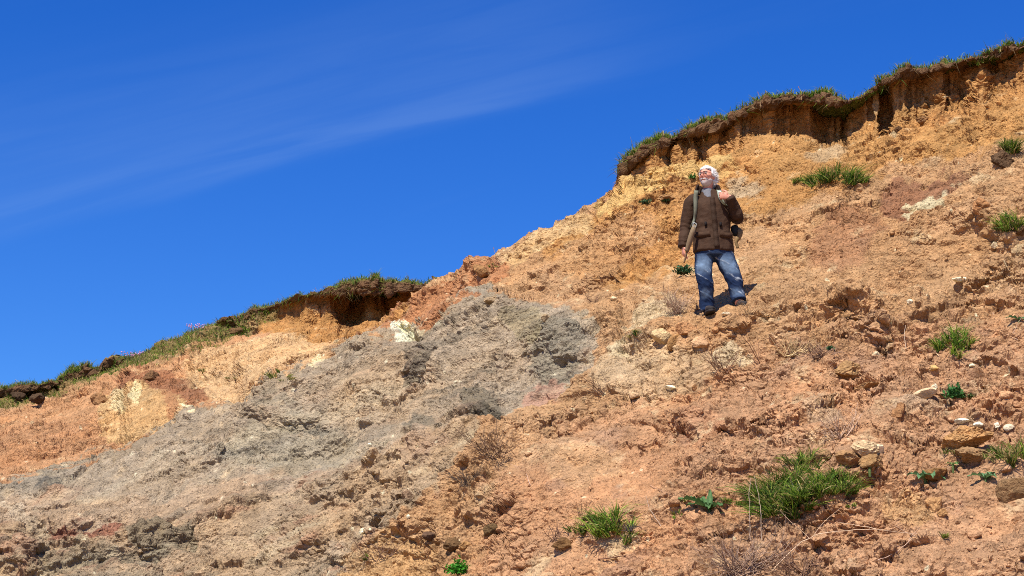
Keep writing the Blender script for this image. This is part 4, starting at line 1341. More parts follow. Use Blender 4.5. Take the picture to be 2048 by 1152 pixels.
dead_bush(497, 1135, 30, 70, 4, "thin upright leafless plant on the grey slope at bottom left", (120, 92, 74), 1, kids=2)
dead_bush(1262, 1056, 30, 16, 60, "small dark dead tussock touching the bright grass tuft", (96, 84, 78), 0, rad=0.0032)
dead_bush(1495, 625, 46, 30, 40, "wispy straw grass around the man's right boot in view", (176, 142, 100), 0, rad=0.0032)
dead_bush(1538, 628, 60, 24, 40, "straw coloured dry grass on the ledge right of the man's boots", (168, 128, 84), 0, rad=0.0032)
dead_bush(1205, 785, 60, 36, 14, "grey brown twigs where the grey clay ends, left of the pale patch", (118, 94, 76), 1)
dead_bush(1770, 705, 40, 24, 30, "dark dry tuft hanging over a hollow in the tan slope", (104, 76, 52), 0, rad=0.0032)
dead_bush(1605, 1000, 60, 60, 5, "withered grey stems sticking out of the big grass clump", (170, 158, 136), 0)
dead_bush(1190, 600, 50, 18, 16, "small dry brush on the slope above the grey peak", (136, 104, 78), 1)

dry_stalk([(1502, 1080, 2), (1500, 1030, 40), (1498, 985, 75), (1502, 955, 100)], "long pale bent stalk rising in front of the big grass clump, left one", (196, 172, 146), 0.0035)
dry_stalk([(1524, 1080, 2), (1522, 1030, 40), (1518, 990, 75), (1508, 950, 105)], "long pale stalk rising in front of the big grass clump, right one", (196, 172, 146), 0.003)
dry_stalk([(1545, 1140, 1), (1600, 1085, 12), (1640, 1066, 14), (1740, 1058, 10), (1830, 1070, 3)], "long arching pale stalk lying over the clay at the bottom right", (206, 176, 142), 0.0042, branches=3)
dry_stalk([(1195, 1118, 1.5), (1250, 1112, 3), (1300, 1108, 5), (1345, 1104, 4)], "dark straight stick lying on the clay at bottom centre", (112, 76, 56), 0.006)
dry_stalk([(1228, 1124, 1), (1320, 1128, 4), (1390, 1140, 3)], "thin pale stick lying below the dark straight one", (176, 144, 116), 0.003)
dry_stalk([(1756, 1122, 2), (1790, 1110, 3), (1822, 1080, 3), (1832, 1070, 2)], "forked pale stick on cracked clay at bottom right", (198, 166, 138), 0.004, branches=2)
dry_stalk([(1563, 995, 12), (1600, 985, 16), (1650, 975, 14), (1680, 968, 4)], "pale straw lying across the front of the big grass clump", (190, 170, 136), 0.0035)
dry_stalk([(1815, 698, 1), (1809, 680, 20), (1811, 650, 48)], "single white bent stalk standing on the tan slope below the ledge", (220, 196, 164), 0.004)
dry_stalk([(1857, 694, 1), (1856, 672, 20), (1856, 650, 42)], "thin brown upright stalk right of the white bent one", (130, 96, 70), 0.003)
dry_stalk([(1876, 712, 1), (1860, 700, 3), (1852, 694, 6)], "short pale stick at the foot of the thin brown stalk", (200, 170, 134), 0.004)
dry_stalk([(1986, 625, 30), (1990, 655, 8), (2012, 668, 3), (2038, 680, 1.5)], "pale forked twig lying near the right edge above the lone tuft", (206, 172, 142), 0.005, branches=2)
dry_stalk([(1320, 1050, 1), (1300, 1020, 20), (1292, 992, 44)], "pale stalk leaning left of the rosette", (206, 184, 160), 0.0032)
dry_stalk([(1640, 870, 1), (1620, 880, 3), (1578, 878, 2)], "pale straw lying flat above the big grass clump", (204, 170, 140), 0.004)
dry_stalk([(1676, 870, 1), (1678, 835, 36), (1678, 805, 60)], "upright grey stalk in the dry stems above the white clay block", (120, 98, 80), 0.0035)
dry_stalk([(1300, 968, 1), (1340, 990, 1)], "short dry straw lying on the clay above the rosette", (190, 150, 120), 0.003)
dry_stalk([(1435, 1148, 1), (1447, 1090, 50), (1445, 1030, 110)], "tall thin brown stem beside the grey bundle at the bottom", (110, 82, 64), 0.003)
dry_stalk([(1570, 1150, 1), (1572, 1110, 40), (1562, 1060, 90)], "tall thin brown stem right of the grey bundle at the bottom", (110, 82, 64), 0.003)
dry_stalk([(1060, 968, 1), (1050, 950, 3), (1038, 935, 4), (1020, 928, 6)], "curved pale twig on top of the big red clay mound", (196, 160, 136), 0.0035)
dry_stalk([(1040, 1100, 1), (1075, 1082, 8), (1110, 1070, 6)], "pale straw leaning over the dark hollow left of the grass pair", (196, 162, 128), 0.003)
for px_, py_, h_, lab in [(868, 566, 14, "thin dry stem on the turf edge where it meets the red ridge"), (990, 520, 30, "tall dry seed stem on the soil lump of the red ridge"), (940, 530, 22, "thin dry stem left of the soil lump on the red ridge"), (1437, 246, 24, "dry dock stem on the cliff edge above the man's head"), (1520, 205, 24, "pale seed stems on the cliff edge right of the dock stem"), (632, 582, 12, "thin seed stem on the left cliff turf"), (345, 690, 16, "dry stem on the turf between the pink cushions"), (1600, 188, 22, "curved pale seed stem on the cliff edge near the middle of the right turf")]:
    p0 = srf(px_, py_ + 6)[0]
    sc = scale_at(p0)
    V, Q, C = tubes([([(0, 0, -0.03), (0.01, 0, h_ * sc * 0.5), (0.03 * (1 if px_ % 2 else -1), 0, h_ * sc)], [0.004, 0.003, 0.003], lin(170, 140, 100)), ([(0.03 * (1 if px_ % 2 else -1), 0, h_ * sc), (0.034 * (1 if px_ % 2 else -1), 0, h_ * sc * 1.15)], [0.007, 0.003], lin(140, 100, 70))], 4)
    tag(mesh_from("seed_stem", V, Q, M_DRY, color=C, loc=p0), lab, "dead stalk")

# ------------------------------------------------------------------ stones, boulders and soil lumps
rock(860, 1072, 34, 18, (98, 70, 56), "dark brown flat topped stone slab at bottom left of centre", cuts=7, rough=0.02, sink=0.25)
rock(980, 1056, 40, 30, (104, 78, 52), "rough dark brown lump below the big red clay mound", "clod", "earth clod", cuts=14, rough=0.22, lumpy=0.2)
rock(906, 1090, 34, 26, (106, 76, 50), "brown crumbly lump between the dark slab and the rough lump", "clod", "earth clod", cuts=14, rough=0.2, lumpy=0.25)
rock(930, 1090, 22, 18, (160, 116, 66), "ochre brown lump touching the brown crumbly one", "clod", "earth clod", cuts=14, rough=0.2, lumpy=0.2)
rock(855, 1100, 22, 22, (150, 108, 74), "tan lump below the dark flat slab", "clod", "earth clod", cuts=14, rough=0.2, lumpy=0.2)
rock(1120, 1086, 50, 22, (112, 78, 48), "dark brown lump over a hollow left of the grass pair", "clod", "earth clod", cuts=14, rough=0.2, lumpy=0.2)
rock(1402, 985, 26, 26, (134, 92, 58), "brown round clod behind the upright leaf of the rosette", "clod", "earth clod", cuts=14, rough=0.15, lumpy=0.15)
rock(1436, 986, 22, 18, (150, 106, 66), "smaller tan clod right of the round brown one", "clod", "earth clod", cuts=12, rough=0.15, lumpy=0.15)
rock(1928, 868, 110, 52, (182, 132, 80), "large ochre boulder of crumbly clay below the white chips", "boulder", "boulder", cuts=24, rough=0.16, lumpy=0.2, sub=5, sink=0.38)
rock(1945, 908, 80, 38, (122, 96, 70), "dark grey brown lump under the large ochre boulder", "clod", "earth clod", cuts=16, rough=0.2, lumpy=0.25, sub=4)
rock(1872, 945, 56, 30, (142, 98, 56), "rounded brown stone behind the glossy leaves", cuts=14, rough=0.06, lumpy=0.12, sub=4)
rock(2036, 968, 76, 58, (140, 104, 72), "big smooth brown boulder cut by the right edge", "boulder", "boulder", cuts=9, rough=0.05, lumpy=0.12, sub=4, sink=0.4)
rock(1870, 1005, 40, 34, (182, 132, 86), "ochre crumbly clod below the glossy leaves", "clod", "earth clod", cuts=14, rough=0.2, lumpy=0.25)
rock(1885, 1022, 24, 18, (168, 120, 74), "small ochre clod right below the crumbly one", "clod", "earth clod", cuts=14, rough=0.2, lumpy=0.2)
rock(1730, 892, 58, 40, (212, 184, 152), "white cracked clay block above the big grass clump", "clay_block", "clay block", cuts=10, rough=0.09, sub=5, sink=0.45)
rock(1752, 894, 30, 22, (222, 198, 170), "small white piece broken off the white cracked block", "clay_block", "clay block", cuts=7, rough=0.05)
rock(1700, 915, 60, 30, (150, 112, 76), "brown mossy mound between the white block and the grass clump", "clod", "earth clod", cuts=14, rough=0.12, lumpy=0.2, sub=4)
rock(1748, 918, 50, 34, (128, 98, 60), "dark olive brown mound right of the mossy one", "clod", "earth clod", cuts=14, rough=0.2, lumpy=0.2, sub=4)
rock(1926, 842, 30, 10, (242, 232, 218), "bright white chip on top of the ochre boulder", "chalk_chip", "stone", cuts=8, rough=0.05, sink=0.2)
rock(1952, 851, 22, 10, (236, 222, 204), "white chip right of the brightest one", "chalk_chip", "stone", cuts=8, rough=0.05, sink=0.2)
rock(1992, 850, 16, 12, (226, 206, 190), "small white chip beside the straggly grass at the right edge", "chalk_chip", "stone", cuts=8, rough=0.05, sink=0.2)
rock(2018, 856, 24, 14, (224, 200, 178), "off white chip among the straggly grass at the right edge", "chalk_chip", "stone", cuts=8, rough=0.05, sink=0.2)
rock(1922, 557, 34, 11, (246, 230, 204), "flat white stone on the tan slope far right of the man's knees", cuts=8, rough=0.05, sink=0.3)
rock(1816, 604, 16, 9, (240, 222, 200), "small white stone with a shaded side on the ledge right of the man", cuts=8, rough=0.05, sink=0.2)
rock(1990, 490, 18, 14, (224, 196, 164), "pale stone near the right edge under the grass tuft with dark roots", cuts=8, rough=0.05, sink=0.3)
rock(723, 1061, 18, 10, (232, 216, 192), "white pebble on the pinkish slope at bottom left of centre", cuts=8, rough=0.04, sink=0.2)
rock(740, 1062, 7, 6, (230, 210, 186), "tiny white pebble right of the larger white pebble", cuts=8, rough=0.04, sink=0.1)
rock(816, 1032, 8, 8, (236, 220, 196), "tiny white pebble above the dark flat slab", cuts=8, rough=0.04, sink=0.1)
rock(737, 890, 9, 6, (240, 230, 214), "white chip on the grey slope left of centre", "chalk_chip", "stone", cuts=8, rough=0.04, sink=0.1)
rock(1342, 774, 24, 10, (240, 226, 200), "white stone on the red slope below the pale clay patch", cuts=8, rough=0.05, sink=0.2)
rock(1388, 772, 12, 14, (160, 112, 76), "small brown clod right of the white stone under the pale patch", "clod", "earth clod", cuts=10, rough=0.12)
rock(1850, 786, 50, 18, (222, 184, 150), "flat pale sandy slab left of the bushy dark green herb", "clay_slab", "stone", cuts=8, rough=0.04, sink=0.35)
rock(1868, 770, 16, 10, (236, 218, 196), "small white chip above the flat pale slab", "chalk_chip", "stone", cuts=8, rough=0.05, sink=0.2)
rock(1944, 728, 14, 8, (232, 214, 190), "white chip under the lone green tuft", "chalk_chip", "stone", cuts=8, rough=0.05, sink=0.2)
rock(1868, 735, 20, 12, (206, 160, 100), "yellow ochre stone left of the white chip under the lone tuft", cuts=8, rough=0.06, sink=0.3)
rock(1322, 668, 42, 36, (204, 168, 126), "pale angular clay block on the broken ledge below the man", "clay_block", "clay block", cuts=7, rough=0.04, sub=4, tilt=-0.5)
rock(1345, 674, 22, 40, (160, 112, 66), "dark faced upright slab leaning against the pale block below the man", "clay_slab", "stone", cuts=6, rough=0.04, sub=4, tilt=0.55)
rock(1372, 656, 50, 30, (186, 128, 86), "orange brown clay block on the ledge under the man's feet", "clay_block", "clay block", cuts=8, rough=0.08, sub=4)
rock(1398, 682, 30, 24, (200, 150, 114), "pinkish clay block below the orange brown one", "clay_block", "clay block", cuts=8, rough=0.06, sub=4)
rock(1432, 656, 22, 16, (178, 122, 80), "small brown block on the ledge under the man's boots", "clay_block", "clay block", cuts=9, rough=0.08)
rock(1450, 628, 16, 9, (222, 196, 172), "pale pebble lying between the man's boots", cuts=8, rough=0.05, sink=0.2)
rock(1225, 596, 16, 9, (222, 190, 158), "pale stone on the slope above the grey clay, left of the man", cuts=8, rough=0.05, sink=0.2)
rock(1332, 392, 42, 18, (128, 92, 56), "brown soil lump near the cliff corner left of the man's shoulder", "clod", "earth clod", cuts=14, rough=0.2, lumpy=0.2)
rock(1720, 352, 26, 10, (98, 70, 46), "dark soil fringe at the right foot of the high round tussock", "clod", "earth clod", cuts=14, rough=0.2, lumpy=0.2)
rock(2005, 315, 46, 36, (92, 66, 48), "dark soil lump under the grass tuft at the upper right edge", "clod", "earth clod", cuts=14, rough=0.25, lumpy=0.25, sub=4)
rock(2038, 455, 40, 20, (106, 76, 52), "dark root lump under the grass tuft at the right edge", "clod", "earth clod", cuts=14, rough=0.25, lumpy=0.25)
rock(1796, 254, 18, 16, (92, 60, 36), "dark brown clod high on the ochre slope under the turf", "clod", "earth clod", cuts=14, rough=0.2, lumpy=0.2)
rock(1846, 238, 26, 12, (120, 86, 54), "dull brown lump right of the dark clod high on the ochre slope", "clod", "earth clod", cuts=14, rough=0.2, lumpy=0.2)
rock(1962, 405, 44, 30, (160, 104, 62), "knobbly brown lump on the slope left of the tuft at the right edge", "clod", "earth clod", cuts=14, rough=0.2, lumpy=0.2)
rock(962, 540, 40, 24, (132, 92, 52), "dark soil lump with grass on the skyline of the red ridge", "clod", "earth clod", cuts=14, rough=0.2, lumpy=0.2)
rock(980, 597, 40, 20, (148, 134, 116), "grey clay knob at the peak of the grey spur", "clay_block", "clay block", cuts=10, rough=0.14, lumpy=0.1, sub=4)
rock(1092, 632, 20, 14, (158, 144, 124), "grey clay knob right of the peak of the grey spur", "clay_block", "clay block", cuts=10, rough=0.14, lumpy=0.1)
rock(35, 790, 30, 22, (74, 54, 42), "dark soil lump on the far turf edge at the left border", "clod", "earth clod", cuts=14, rough=0.25, lumpy=0.2)
rock(78, 794, 34, 20, (82, 60, 44), "dark soil lump right of the one at the left border", "clod", "earth clod", cuts=14, rough=0.25, lumpy=0.2)
rock(196, 796, 36, 26, (120, 82, 54), "brown fallen sod at the foot of the far left turf", "clod", "earth clod", cuts=14, rough=0.25, lumpy=0.25)
rock(300, 752, 40, 22, (116, 80, 54), "brown sod under the turf above the red and yellow bank", "clod", "earth clod", cuts=14, rough=0.25, lumpy=0.25)
rock(475, 660, 46, 22, (104, 74, 48), "dark overhanging sod on the left turf slope", "clod", "earth clod", cuts=14, rough=0.25, lumpy=0.25)
rock(1640, 905, 40, 26, (134, 104, 74), "brown lump behind the tall grass clump", "clod", "earth clod", cuts=14, rough=0.15, lumpy=0.2)
rock(1798, 820, 28, 34, (140, 92, 58), "brown crumbly lump on the red slope above the white cracked block", "clod", "earth clod", cuts=14, rough=0.2, lumpy=0.2)
rock(1690, 735, 60, 30, (150, 116, 78), "tan crumbly block over a dark hollow on the lower bench", "clay_block", "clay block", cuts=10, rough=0.15, lumpy=0.2, sub=4)
rock(1740, 770, 60, 18, (170, 126, 84), "flat tan slab below the dark hollow on the lower bench", "clay_slab", "stone", cuts=9, rough=0.1, lumpy=0.1, sub=4)

# ------------------------------------------------------------------ the man on the ledge
foot_a = srf(1418, 628)[0]
foot_b = srf(1478, 611)[0]
MS = scale_at(foot_a)                      # metres per direction step where he stands
ORG = foot_a - np.array([(1418 - 1425) * MS, 0, 0.0])
print("man scale", MS, "feet", foot_a, foot_b, foot_b - ORG)


def mz(py):
    return (630 - py) * MS / 0.974


def mx(px):
    return (px - 1425) * MS


def loft(pts, ra, rb=None, n=18, ref=(0, 1, 0), cap=True, power=2.0):
    """closed tube with elliptical rings; ra across, rb along ref"""
    pts = np.asarray(pts, float)
    m = len(pts)
    ra = np.broadcast_to(np.asarray(ra, float), (m,))
    rb = ra if rb is None else np.broadcast_to(np.asarray(rb, float), (m,))
    tg = np.gradient(pts, axis=0)
    tg /= np.linalg.norm(tg, axis=1)[:, None] + 1e-9
    rf = np.tile(np.asarray(ref, float), (m, 1))
    b_ = rf - tg * (rf * tg).sum(1)[:, None]
    b_ /= np.linalg.norm(b_, axis=1)[:, None] + 1e-9
    a_ = np.cross(b_, tg)
    th = np.arange(n) * math.tau / n
    cx, sx = np.cos(th), np.sin(th)
    cx = np.sign(cx) * np.abs(cx) ** (2 / power)
    sx = np.sign(sx) * np.abs(sx) ** (2 / power)
    V = pts[:, None] + a_[:, None] * (cx[None, :, None] * ra[:, None, None]) + b_[:, None] * (sx[None, :, None] * rb[:, None, None])
    V = V.reshape(-1, 3)
    F = [[i * n + k, i * n + (k + 1) % n, (i + 1) * n + (k + 1) % n, (i + 1) * n + k] for i in range(m - 1) for k in range(n)]
    T3 = []
    if cap:
        e0, e1 = len(V), len(V) + 1
        V = np.concatenate([V, [pts[0] - tg[0] * ra[0] * 0.35, pts[-1] + tg[-1] * ra[-1] * 0.35]])
        T3 = [[(k + 1) % n, k, e0] for k in range(n)] + [[(m - 1) * n + k, (m - 1) * n + (k + 1) % n, e1] for k in range(n)]
    return V, F, T3


def spline(keys, n):
    keys = np.asarray(keys, float)
    t = np.concatenate([[0], np.cumsum(np.linalg.norm(np.diff(keys[:, :3], axis=0), axis=1))])
    q_ = np.linspace(0, t[-1], n)
    return np.stack([pchip(t, keys[:, k], q_) for k in range(keys.shape[1])], -1)


def fuse(parts, voxel, relax=4):
    """parts run into one continuous skin (voxel remesh), relaxed; returns vertices, faces"""
    V, F, o = [], [], 0
    for v, f, t3 in parts:
        V.append(v)
        F += [tuple(int(i) + o for i in x) for x in list(f) + list(t3)]
        o += len(v)
    me = bpy.data.meshes.new("tmp")
    me.from_pydata([tuple(map(float, p)) for p in np.concatenate(V)], [], F)
    ob = bpy.data.objects.new("tmp", me)
    COL.objects.link(ob)
    md = ob.modifiers.new("r", 'REMESH')
    md.mode = 'VOXEL'
    md.voxel_size = voxel
    sm = ob.modifiers.new("s", 'SMOOTH')
    sm.iterations = relax
    sm.factor = 0.5
    dg = bpy.context.evaluated_depsgraph_get()
    ev = ob.evaluated_get(dg).to_mesh()
    v = np.zeros(len(ev.vertices) * 3)
    ev.vertices.foreach_get('co', v)
    f = np.zeros(len(ev.polygons) * 4, np.int32) if all(len(p.vertices) == 4 for p in ev.polygons) else None
    if f is not None:
        ev.polygons.foreach_get('vertices', f)
        f = f.reshape(-1, 4)
    else:
        ev.calc_loop_triangles()
        f = np.array([t.vertices[:] for t in ev.loop_triangles])
    ob.evaluated_get(dg).to_mesh_clear()
    bpy.data.objects.remove(ob)
    bpy.data.meshes.remove(me)
    return v.reshape(-1, 3), f


def vnormals(V, F):
    n_ = np.zeros_like(V)
    fn = np.cross(V[F[:, 1]] - V[F[:, 0]], V[F[:, 2]] - V[F[:, 0]])
    for k in range(F.shape[1]):
        np.add.at(n_, F[:, k], fn)
    return n_ / (np.linalg.norm(n_, axis=1)[:, None] + 1e-12)


def ribbon(keys, width, thick, wdir, n=24):
    """flat strap along keys; wdir gives the across direction"""
    p = spline(keys, n)
    tg = np.gradient(p, axis=0)
    tg /= np.linalg.norm(tg, axis=1)[:, None]
    w = np.tile(np.asarray(wdir, float), (n, 1)) if np.ndim(wdir) == 1 else spline(np.asarray(wdir), n)
    w = w - tg * (w * tg).sum(1)[:, None]
    w /= np.linalg.norm(w, axis=1)[:, None]
    h = np.cross(tg, w)
    wd = np.interp(np.linspace(0, 1, n), np.linspace(0, 1, len(np.atleast_1d(width))), np.atleast_1d(width))
    V = np.stack([p - w * wd[:, None] / 2 - h * thick / 2, p + w * wd[:, None] / 2 - h * thick / 2, p + w * wd[:, None] / 2 + h * thick / 2, p - w * wd[:, None] / 2 + h * thick / 2], 1).reshape(-1, 3)
    F = [[i * 4 + k, i * 4 + (k + 1) % 4, i * 4 + 4 + (k + 1) % 4, i * 4 + 4 + k] for i in range(n - 1) for k in range(4)]
    F += [[3, 2, 1, 0], [(n - 1) * 4 + k for k in range(4)]]
    return V, np.array(F)


def plate_box(c, ax, ay, az):
    """a small box from its centre and three half-axes"""
    c, ax, ay, az = (np.asarray(q_, float) for q_ in (c, ax, ay, az))
    V = np.array([c + sx * ax + sy * ay + sz_ * az for sx in (-1, 1) for sy in (-1, 1) for sz_ in (-1, 1)])
    F = np.array([[0, 1, 3, 2], [4, 6, 7, 5], [0, 4, 5, 1], [2, 3, 7, 6], [0, 2, 6, 4], [1, 5, 7, 3]])
    return V, F


M_SKIN = material("skin", attr=True, rough=0.55, spec=0.35, var=0.08, scale=60.0, sss=0.05)
M_HAIR = material("white_hair", attr=True, rough=0.6, spec=0.3, var=0.10, scale=120.0)
M_WAX = material("brown_waxed_cotton", attr=True, rough=0.8, spec=0.15, var=0.16, scale=16.0, bump=0.004, bscale=70.0)
M_DENIM = material("blue_denim", attr=True, rough=0.9, spec=0.12, var=0.10, scale=40.0, bump=0.003, bscale=220.0)
M_BOOT = material("brown_boot_leather", attr=True, rough=0.75, spec=0.25, var=0.25, scale=30.0, bump=0.004, bscale=90.0)
M_WEB = material("green_grey_webbing", attr=True, rough=0.85, spec=0.15, var=0.12, scale=60.0, bump=0.002, bscale=300.0)
M_FRAME = material("spectacle_frame", lin(58, 34, 26), 0.35, 0.5, var=0.1)
M_SHIRT = material("blue_grey_shirt", lin(112, 112, 114), 0.9, 0.1, var=0.15, scale=80.0)
M_EYE = material("eye", attr=True, rough=0.2, spec=0.5, var=0.02)
M_LENS = bpy.data.materials.new("spectacle_glass")
M_LENS.use_nodes = True
_n, _l = M_LENS.node_tree.nodes, M_LENS.node_tree.links
_n.remove(_n['Principled BSDF'])
_tr, _gl, _mx = _n.new('ShaderNodeBsdfTransparent'), _n.new('ShaderNodeBsdfGlossy'), _n.new('ShaderNodeMixShader')
_tr.inputs[0].default_value = (0.80, 0.76, 0.72, 1)
_gl.inputs['Roughness'].default_value = 0.03
_mx.inputs[0].default_value = 0.07
_l.new(_tr.outputs[0], _mx.inputs[1])
_l.new(_gl.outputs[0], _mx.inputs[2])
_l.new(_mx.outputs[0], _n['Material Output'].inputs[0])

man = empty("person", ORG)
tag(man, "white haired man in brown jacket and blue jeans standing on the slope", "person")

# --- head in its own frame (face towards -y), then turned to the left and tipped back
HEAD_C = np.array([mx(1421), -0.03, mz(350)])
yaw, pit = math.radians(-38), math.radians(-6)
RZ = np.array([[math.cos(yaw), -math.sin(yaw), 0], [math.sin(yaw), math.cos(yaw), 0], [0, 0, 1]])
RX = np.array([[1, 0, 0], [0, math.cos(pit), -math.sin(pit)], [0, math.sin(pit), math.cos(pit)]])
RH = RZ @ RX
HS = 1.06


def to_head(V):
    return (V * HS) @ RH.T + HEAD_C


def head_shape(d):
    """skull and face as displacement of a ball with directions d"""
    x, y, z = d[:, 0], d[:, 1], d[:, 2]
    low = np.clip(-z, 0, 1)
    fr = np.clip(-y, 0, 1)
    R = np.stack([0.079 * (1 - 0.30 * low ** 1.6), 0.099 * (1 - 0.10 * low * (y > 0)), np.where(z > 0, 0.112, 0.128)], -1)
    p = d * R

    def g(cx, cz, sx, sz_):
        return np.exp(-((p[:, 0] - cx) / sx) ** 2 - ((p[:, 2] - cz) / sz_) ** 2) * (y < 0.1)
    out = np.zeros(len(d))
    out += 0.010 * g(0, 0.036, 0.05, 0.012)                                   # brow
    for sx in (-1, 1):
        out -= 0.012 * g(0.032 * sx, 0.014, 0.017, 0.012)                     # eye sockets
        out += 0.006 * g(0.043 * sx, -0.022, 0.018, 0.016)                    # cheeks
        out += 0.007 * g(0.011 * sx, -0.030, 0.007, 0.008)                    # nostrils
    out += 0.026 * g(0, -0.022, 0.011, 0.013) + 0.016 * g(0, -0.002, 0.009, 0.020)   # nose
    out += 0.006 * g(0, -0.058, 0.022, 0.006) + 0.007 * g(0, -0.070, 0.018, 0.006) - 0.004 * g(0, -0.0635, 0.024, 0.0025)   # lips
    out += 0.010 * g(0, -0.100, 0.024, 0.016)                                 # chin
    p[:, 1] -= out
    return p


hv, hf = ICO[4]
import bmesh as _bm
_b = _bm.new()
_bm.ops.create_icosphere(_b, subdivisions=5, radius=1.0)
hd = np.array([q_.co[:] for q_ in _b.verts])
hfa = np.array([[q_.index for q_ in f_.verts] for f_ in _b.faces])
_b.free()
head_v = head_shape(hd)
ear_parts = []
for sx in (-1, 1):
    ev, ef = ICO[3]
    e = ev * np.array([0.009, 0.018, 0.032])
    ring = np.hypot(e[:, 1] / 0.018, e[:, 2] / 0.032)
    e[:, 0] += sx * 0.006 * smooth(0.5, 1.0, ring)
    e = e @ np.array([[math.cos(0.35 * sx), -math.sin(0.35 * sx), 0], [math.sin(0.35 * sx), math.cos(0.35 * sx), 0], [0, 0, 1]])
    ear_parts.append((to_head(e + np.array([0.080 * sx, 0.010, -0.004])), ef, []))

# --- hands: palm, four fingers with bends, thumb
def hand(wrist, along, across, palm_n, curl, size=1.0, thumb_side=1, close=False):
    """along: wrist to knuckles, across: towards the index finger, palm_n: out of the palm"""
    al, ac, pn = (np.asarray(q_, float) / np.linalg.norm(q_) for q_ in (along, across, palm_n))
    w = np.asarray(wrist, float)
    parts = [loft([w - al * 0.03, w, w + al * 0.03 * size, w + al * 0.065 * size, w + al * 0.09 * size], np.array([0.026, 0.027, 0.036, 0.042, 0.040]) * size, np.array([0.020, 0.018, 0.017, 0.015, 0.012]) * size, 14, pn)]
    for k, (off, L) in enumerate(((0.031, 0.072), (0.010, 0.080), (-0.011, 0.074), (-0.031, 0.058))):
        p = w + al * (0.080 - 0.004 * abs(k - 1)) * size + ac * off * size
        d = al.copy()
        pts = [p - d * 0.012]
        pts.append(p)
        for j, fr in enumerate((0.45, 0.32, 0.23)):
            c = curl * (0.75 if j == 0 else 1.0) * (1 + 0.08 * k)
            d = d * math.cos(c) + pn * math.sin(c)
            d /= np.linalg.norm(d)
            pn_k = pn
            # keep bending in the plane of the finger
            pts.append(pts[-1] + d * L * fr * size)
            al_k = d
            if j < 2:
                nrm_ = pn - d * (pn @ d)
                if np.linalg.norm(nrm_) < 0.25 or close:
                    nrm_ = np.cross(ac, d) * (1 if np.dot(np.cross(ac, al), pn) > 0 else -1)
                nrm_ /= np.linalg.norm(nrm_)
                # rotate next bend
                d = d * math.cos(c * 0.0) + nrm_ * 0.0
        pts = [pts[0], pts[1]]
        ang = 0.0
        axis_n = pn
        for j, fr in enumerate((0.45, 0.32, 0.23)):
            ang += curl * (0.8 if j == 0 else 1.0) * (1 + 0.07 * k)
            d = al * math.cos(ang) + axis_n * math.sin(ang) + ac * 0.03 * (1.5 - k)
            pts.append(pts[-1] + d / np.linalg.norm(d) * L * fr * size)
        parts.append(loft(pts, np.array([0.0090, 0.0095, 0.0088, 0.0082, 0.0065]) * size, None, 10, pn if curl < 0.2 else ac))
    b_ = w + al * 0.025 * size + ac * 0.030 * size
    t1 = b_ + (al * 0.55 + ac * 0.75 + pn * 0.35) * 0.036 * size
    t2 = t1 + (al * 0.85 + ac * 0.25 + pn * 0.45) * 0.032 * size
    t3_ = t2 + (al * 0.9 - ac * 0.1 + pn * 0.5) * 0.024 * size
    parts.append(loft([b_ - ac * 0.012, b_, t1, t2, t3_], np.array([0.014, 0.0135, 0.0115, 0.010, 0.0075]) * size, None, 10, pn))
    return parts


SH_R, EL_R, WR_R = np.array([mx(1390), 0.01, mz(398)]), np.array([mx(1378), 0.06, mz(450)]), np.array([mx(1369), -0.02, mz(491)])
SH_L, EL_L, WR_L = np.array([mx(1462), 0.01, mz(398)]), np.array([mx(1479), -0.03, mz(434)]), np.array([mx(1462), -0.215, mz(401)])
hand_r = hand(WR_R + np.array([0, 0, -0.01]), (0.03, -0.05, -1), (0.25, -1, 0), (1, 0.25, 0), 0.35, 1.05)
hand_l = hand(WR_L + np.array([-0.012, 0, 0.004]), (-1, -0.02, 0.22), (0.2, -0.25, 1), (0.1, 1.0, 0.0), 0.85, 1.08)

# --- legs
fb = foot_b - ORG
fb[0] = mx(1478)
fb[1] = np.clip(fb[1], -0.1, 0.30)
LEG_A = [(mx(1412), 0.00, mz(506), 0.112, 0.115), (mx(1409), -0.02, mz(530), 0.108, 0.112), (mx(1408), -0.045, mz(550), 0.098, 0.104), (mx(1411), -0.05, mz(568), 0.088, 0.095), (mx(1413), -0.02, mz(590), 0.084, 0.090), (mx(1414), 0.01, mz(608), 0.083, 0.090), (mx(1415), 0.015, mz(620), 0.080, 0.092)]
zb = fb[2]
LEG_B = [(mx(1450), 0.00, mz(506), 0.116, 0.118), (mx(1457), -0.03, mz(530), 0.112, 0.114), (mx(1465), -0.055, mz(550), 0.100, 0.104), (mx(1470), -0.045 + fb[1] * 0.3, mz(566), 0.090, 0.096), (mx(1473), fb[1] * 0.7, mz(586), 0.082, 0.090), (mx(1476), fb[1], mz(605), 0.078, 0.090)]

